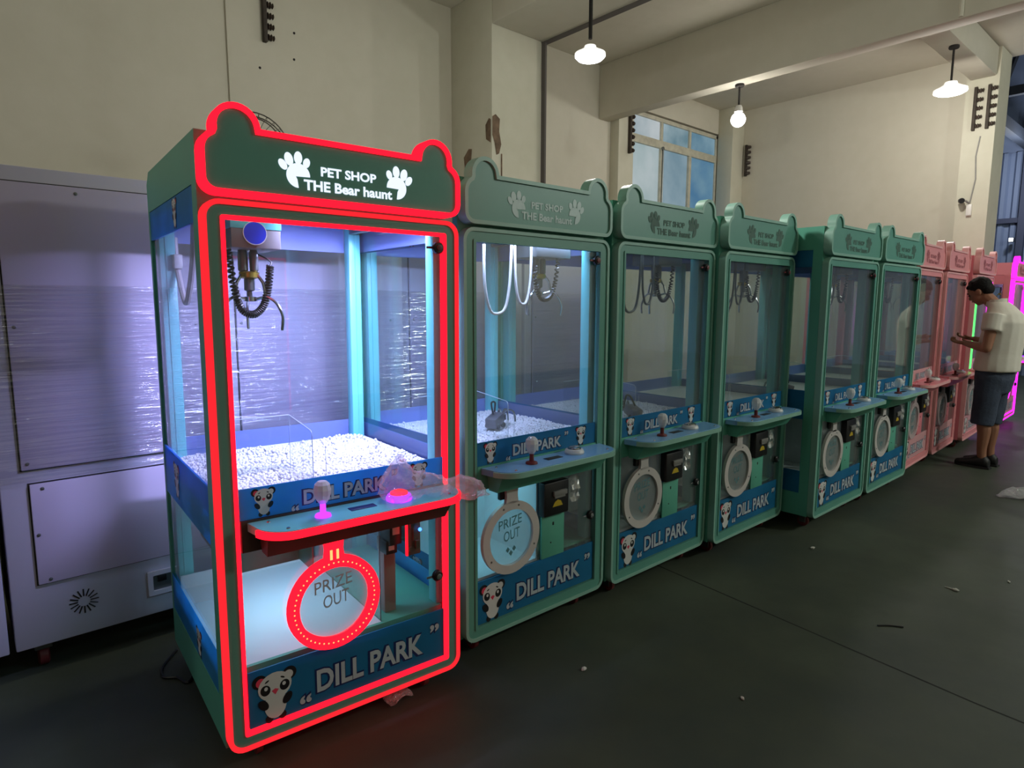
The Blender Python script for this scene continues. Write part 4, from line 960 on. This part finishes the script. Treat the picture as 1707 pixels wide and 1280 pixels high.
fb_r = [((-0.19, 0, 0.008), (0, 0.01, 0), (0, 0, 0.006)), ((-0.12, 0, 0.016), (0, 0.06, 0), (0, 0, 0.014)), ((-0.03, 0.01, 0.026), (0, 0.10, 0), (0, 0, 0.025)), ((0.06, 0.0, 0.022), (0, 0.11, 0), (0, 0, 0.020)), ((0.15, 0, 0.014), (0, 0.07, 0), (0, 0, 0.012)), ((0.20, 0, 0.007), (0, 0.02, 0), (0, 0, 0.005))]
me = bag('plastic_bag', fb_r, '', BAG, 0.03, 17, 4.2)
o = link('plastic_bag', me, None, (6.16, 0.95, 0.004), (0, 0, radians(-48))); tag(o, 'flattened white plastic bag lying on the floor at the right edge', 'bag')
wr = [((-0.05, 0, 0.012), (0, 0.01, 0), (0, 0, 0.008)), ((-0.02, 0, 0.024), (0, 0.03, 0), (0, 0, 0.022)), ((0.02, 0.0, 0.022), (0, 0.032, 0), (0, 0, 0.02)), ((0.055, 0, 0.01), (0, 0.015, 0), (0, 0, 0.007))]
me = bag('plastic_wrap', wr, '', BAG, 0.016, 30, 2.2)
wl_ = local(0, (0.64, 0.0, 0)); o = link('plastic_wrap', me, None, (wl_.x - 0.02, wl_.y + 0.07, 0.004)); tag(o, 'small scrap of clear wrap on the floor under the red-lit machine', 'wrapper')
LIT = mat('paper_scrap', (206, 204, 196), 0.8)
for k, (x, y, r, lab) in enumerate(((1.84, 1.63, 0.011, 'tiny white scrap on the floor before the second green machine'), (2.15, 1.10, 0.008, 'tiny white scrap out on the open floor, nearest the camera'),
        (3.85, 0.83, 0.012, 'twisted white scrap on the open floor at the right'), (3.87, 1.58, 0.012, 'small pale scrap on the floor before the fourth green machine'), (4.19, 0.67, 0.008, 'small grey pebble at the right edge of the open floor'))):
    mb = MB().ball((0, 0, r * 0.55), (r * 1.3, r * 0.8, r * 0.55), 9, 6, jit=0.25)
    if k == 2: mb.tube([(0, 0, r * .4), (r * 2, -r, r * .3), (r * 4.2, -r * 1.6, r * 0.3)], [r * .4, r * .3, r * .1], 6)
    tag(obj('paper_scrap', mb, LIT, None, (x, y, 0), (0, 0, k * 0.9), 0), lab, 'scrap')
tag(obj('wire_scrap', MB().tube(smooth_path([(3.14, 0.965, 0.004), (3.18, 0.93, 0.004), (3.215, 0.88, 0.004)], 5), 0.0035, 5), BLACK), 'short dark wire lying on the open floor', 'wire')

# ------------------------------------------------------------------ the man
SKIN = mat('skin', (150, 104, 80), 0.55); HAIR = mat('black_hair', (14, 12, 12), 0.7, bump=0.4, bscale=90, spec=0.2)
SHIRT = mat('white_polo', (214, 208, 196), 0.8, bump=0.15, bscale=14); DENIM = mat('dark_denim', (56, 66, 84), 0.85, noise_amt=0.25, nscale=9, bump=0.2, bscale=60); SHOE = mat('black_shoe', (20, 20, 22), 0.6)
def fused(name, mb, M, voxel, parent=None, it=4):
    """one continuous surface out of overlapping volumes"""
    me = mb.mesh(name, [M], 60)
    o = bpy.data.objects.new(name, me); COL.objects.link(o)
    r = o.modifiers.new('remesh', 'REMESH'); r.mode = 'VOXEL'; r.voxel_size = voxel
    sm = o.modifiers.new('smooth', 'SMOOTH'); sm.iterations = it; sm.factor = 0.5
    dg = bpy.context.evaluated_depsgraph_get(); nm = bpy.data.meshes.new_from_object(o.evaluated_get(dg))
    o.modifiers.clear(); o.data = nm; bpy.data.meshes.remove(me); nm.name = name
    if not nm.materials: nm.materials.append(M)
    nm.polygons.foreach_set('use_smooth', [True] * len(nm.polygons)); nm.update()
    if parent: o.parent = parent
    return o
def limb(mb, pts, rs, k=10):
    """tapering limb with round ends"""
    P = smooth_path(pts, 6); n = len(P); R = []
    for i in range(n):
        t = i / (n - 1) * (len(rs) - 1); a = min(int(t), len(rs) - 2); R.append(rs[a] + (rs[a + 1] - rs[a]) * (t - a))
    mb.tube(P, R, k); mb.ball(P[0], R[0], 10, 8); mb.ball(P[-1], R[-1], 10, 8)
# local frame: +y is where he faces, +x his right, z up, origin on the floor between his feet
def E_(c, a, b): return (c, a, b)
body = MB()
X, Y = Vector((1, 0, 0)), Vector((0, 1, 0))
tors = [((0, -0.02, 0.80), 0.165, 0.125), ((0, -0.03, 0.92), 0.17, 0.125), ((0, -0.03, 1.05), 0.155, 0.12), ((0, -0.05, 1.20), 0.17, 0.125), ((0, -0.07, 1.34), 0.178, 0.115), ((0, -0.055, 1.42), 0.135, 0.085), ((0, -0.01, 1.48), 0.062, 0.056)]
body.loft([(c_, X * a, Y * b) for c_, a, b in tors])
limb(body, [(0, -0.02, 1.45), (0, 0.03, 1.50), (0, 0.085, 1.555)], [0.058, 0.056, 0.055])
# head, bent forward over his hands
hc = Vector((0, 0.135, 1.605)); tilt_m = Matrix.Rotation(radians(-30), 4, 'X')
def hd(p): return hc + (tilt_m @ Vector(p))
hb = MB().ball((0, 0, 0.03), (0.072, 0.092, 0.085), 20, 14).ball((0, 0.030, -0.045), (0.056, 0.062, 0.066), 18, 12).ball((0, 0.058, -0.086), (0.026, 0.022, 0.022), 10, 8)
hb.tube([(0, 0.086, 0.012), (0, 0.103, -0.020), (0, 0.098, -0.032)], [0.009, 0.014, 0.010], 8).ball((0, 0.100, -0.026), (0.017, 0.013, 0.010), 10, 7)
for sx in (-1, 1):
    hb.ball((sx * 0.072, -0.008, -0.008), (0.010, 0.020, 0.032), 10, 8); hb.ball((sx * 0.028, 0.083, 0.020), (0.022, 0.010, 0.008), 8, 6)
hb.ball((0, 0.088, -0.054), (0.024, 0.010, 0.007), 10, 6)
body.add([hd(v) for v in hb.v], hb.f)
sides = {}
for sx in (-1, 1):
    sh = Vector((sx * 0.170, -0.05, 1.37)); el = Vector((sx * 0.232, -0.035, 1.105)); wr_ = Vector((sx * 0.085, 0.185, 1.135))
    if sx > 0: wr_ = Vector((0.06, 0.17, 1.17))
    limb(body, [sh, sh.lerp(el, 0.5), el], [0.046, 0.046, 0.040]); limb(body, [el, el.lerp(wr_, 0.35), wr_], [0.040, 0.040, 0.026])
    d = (wr_ - el).normalized(); d = (d * 0.5 + Vector((-sx * 0.1, 0.9, 0.05))).normalized(); up = Vector((0, 0, 1)); sd = d.cross(up).normalized() * (1 if sx > 0 else -1)  # sd points to the little finger
    pc = wr_ + d * 0.05
    body.loft([(wr_, sd * 0.026, up * 0.020), (wr_ + d * 0.03, sd * 0.036, up * 0.018), (wr_ + d * 0.085, sd * 0.040, up * 0.015), (wr_ + d * 0.095, sd * 0.034, up * 0.011)])
    for k, (off_, ln) in enumerate(((-0.030, 0.066), (-0.010, 0.074), (0.011, 0.069), (0.030, 0.054))):
        b0 = wr_ + d * 0.082 + sd * off_; b1 = b0 + d * ln * 0.45 + up * 0.006 ; b2 = b1 + (d * 0.7 + up * 0.45).normalized() * ln * 0.35; b3 = b2 + (up * 0.85 - d * 0.1).normalized() * ln * 0.28
        limb(body, [b0, b1, b2, b3], [0.0095, 0.0088, 0.0075], 8)
    t0 = wr_ + d * 0.025 - sd * 0.028; t1 = t0 + (d * 0.5 - sd * 0.6 + up * 0.25).normalized() * 0.038; t2 = t1 + (d * 0.85 + up * 0.35).normalized() * 0.032
    limb(body, [t0, t1, t2], [0.013, 0.0105, 0.0085], 8)
    hip = Vector((sx * 0.088, -0.02, 0.86)); kn = Vector((sx * 0.090, 0.0, 0.47)); an = Vector((sx * 0.088, -0.03, 0.09))
    limb(body, [hip, hip.lerp(kn, 0.5), kn], [0.095, 0.080, 0.056])
    limb(body, [kn, kn.lerp(an, 0.3) + Vector((0, -0.018, 0)), an.lerp(kn, 0.25), an], [0.054, 0.056, 0.040, 0.036])
    limb(body, [an + Vector((0, 0, -0.03)), an + Vector((0, 0.10, -0.055)), an + Vector((0, 0.19, -0.06))], [0.036, 0.032, 0.026])
man = fused('person', body, SKIN, 0.0065, None, 3)
tag(man, 'man in white polo shirt and dark denim shorts bending over his hands', 'person')
sb = MB()   # shirt: loose over the body, hanging past the belt
sh_r = [((0, -0.045, 0.895), 0.205, 0.168), ((0, -0.045, 0.93), 0.208, 0.170), ((0, -0.05, 1.05), 0.198, 0.162), ((0, -0.065, 1.20), 0.198, 0.158), ((0, -0.08, 1.33), 0.203, 0.148), ((0, -0.065, 1.41), 0.182, 0.130), ((0, -0.035, 1.47), 0.125, 0.102), ((0, -0.0, 1.512), 0.084, 0.082)]
sb.loft([(c_, X * a, Y * b) for c_, a, b in sh_r])
for sx in (-1, 1):
    sh = Vector((sx * 0.165, -0.05, 1.405)); el = Vector((sx * 0.243, -0.04, 1.105)); e2 = sh.lerp(el, 0.50)
    P = [sh, sh.lerp(el, 0.22), e2]; sb.tube(P, [0.084, 0.082, 0.080], 14)
shirt = fused('polo_shirt', sb, SHIRT, 0.010, man, 3)
for v in shirt.data.vertices:       # soft folds
    p = v.co; v.co = p + v.normal * 0.006 * noise.noise(Vector((p.x * 7, p.y * 7, p.z * 4 + p.y * 9)))
cl = MB()
for k in range(20):
    a = 2 * pi * k / 20
cl.ring([(0.080 * cos(2 * pi * k / 24), 0.004 + 0.078 * sin(2 * pi * k / 24)) for k in range(24)], [(0.069 * cos(2 * pi * k / 24), 0.004 + 0.068 * sin(2 * pi * k / 24)) for k in range(24)], 1.495, 1.535, 'xy')
cl.v = [(x, y, z - (0.018 if y > 0.03 else 0.0) + (0.01 if y < -0.05 else 0)) for x, y, z in cl.v]
obj('collar', cl, SHIRT, shirt)
st_ = MB()
for sx in (-1, 1):
    hip = Vector((sx * 0.085, -0.035, 0.86)); kn = Vector((sx * 0.090, -0.005, 0.405))
    st_.tube([hip, hip.lerp(kn, 0.5), kn], [0.112, 0.100, 0.092], 16)
st_.loft([((0, -0.035, 0.70), X * 0.16, Y * 0.12), ((0, -0.035, 0.82), X * 0.19, Y * 0.145), ((0, -0.035, 0.93), X * 0.185, Y * 0.14)])
shorts = fused('shorts', st_, DENIM, 0.010, man, 3)
for v in shorts.data.vertices:
    p = v.co; v.co = p + v.normal * 0.005 * noise.noise(Vector((p.x * 9, p.y * 9, p.z * 8)))
for sx in (-1, 1):
    sm = MB(); an = Vector((sx * 0.088, -0.03, 0.09))
    sm.loft([(an + Vector((0, -0.062, -0.045)), X * 0.030, Vector((0, 0, 0.040))), (an + Vector((0, -0.03, -0.030)), X * 0.042, Vector((0, 0, 0.058))), (an + Vector((0, 0.03, -0.030)), X * 0.045, Vector((0, 0, 0.058))), (an + Vector((0, 0.09, -0.045)), X * 0.047, Vector((0, 0, 0.043))), (an + Vector((0, 0.155, -0.055)), X * 0.048, Vector((0, 0, 0.033))), (an + Vector((0, 0.205, -0.060)), X * 0.034, Vector((0, 0, 0.024)))])
    sm.v = [(x, y, max(z, 0.004)) for x, y, z in sm.v]
    s_ = fused('shoe', sm, SHOE, 0.007, man, 2)
    obj('sole', MB().prism([(sx * 0.088 + q[0], an.y + q[1] * 0.86) for q in ((-0.032, -0.085), (0.032, -0.085), (0.044, 0.0), (0.052, 0.14), (0.044, 0.21), (0.018, 0.243), (-0.018, 0.243), (-0.044, 0.21), (-0.052, 0.14), (-0.044, 0.0))], 0.0, 0.018, 'xy'), mat('shoe_sole', (34, 34, 36), 0.7), s_)
hm = MB().ball((0, -0.016, 0.047), (0.081, 0.097, 0.083), 20, 14, jit=0.02).ball((0, -0.055, 0.0), (0.072, 0.054, 0.062), 16, 10, jit=0.03).ball((0, 0.052, 0.078), (0.056, 0.034, 0.024), 14, 9, jit=0.05)
for k in range(26):
    a = random.uniform(0, 2 * pi); q = random.uniform(0.2, 0.95); hm.ball((0.07 * q * cos(a), -0.012 + 0.085 * q * sin(a), 0.047 + 0.080 * sqrt(1 - q * q)), (0.016, 0.02, 0.012), 7, 5)
hm.v = [tuple(hd(v)) for v in hm.v]
hair = fused('hair', hm, HAIR, 0.007, man, 2)
def hp(name, mb, M): mb.v = [tuple(hd(v)) for v in mb.v]; return obj(name, mb, M, man)
for sx in (-1, 1):
    hp('eye', MB().ball((sx * 0.028, 0.088, 0.006), (0.012, 0.008, 0.006), 10, 7), mat('eye_dark', (40, 30, 28), 0.3))
    hp('eyebrow', MB().tube([(sx * 0.014, 0.094, 0.026), (sx * 0.030, 0.092, 0.031), (sx * 0.046, 0.080, 0.026)], 0.004, 6), HAIR)
hp('mouth', MB().tube([(-0.020, 0.092, -0.052), (0, 0.098, -0.053), (0.020, 0.092, -0.052)], 0.0042, 6), mat('lips', (132, 76, 66), 0.5))
man.location = (7.09, 1.425, 0.0); man.rotation_euler = (0, 0, radians(-8))
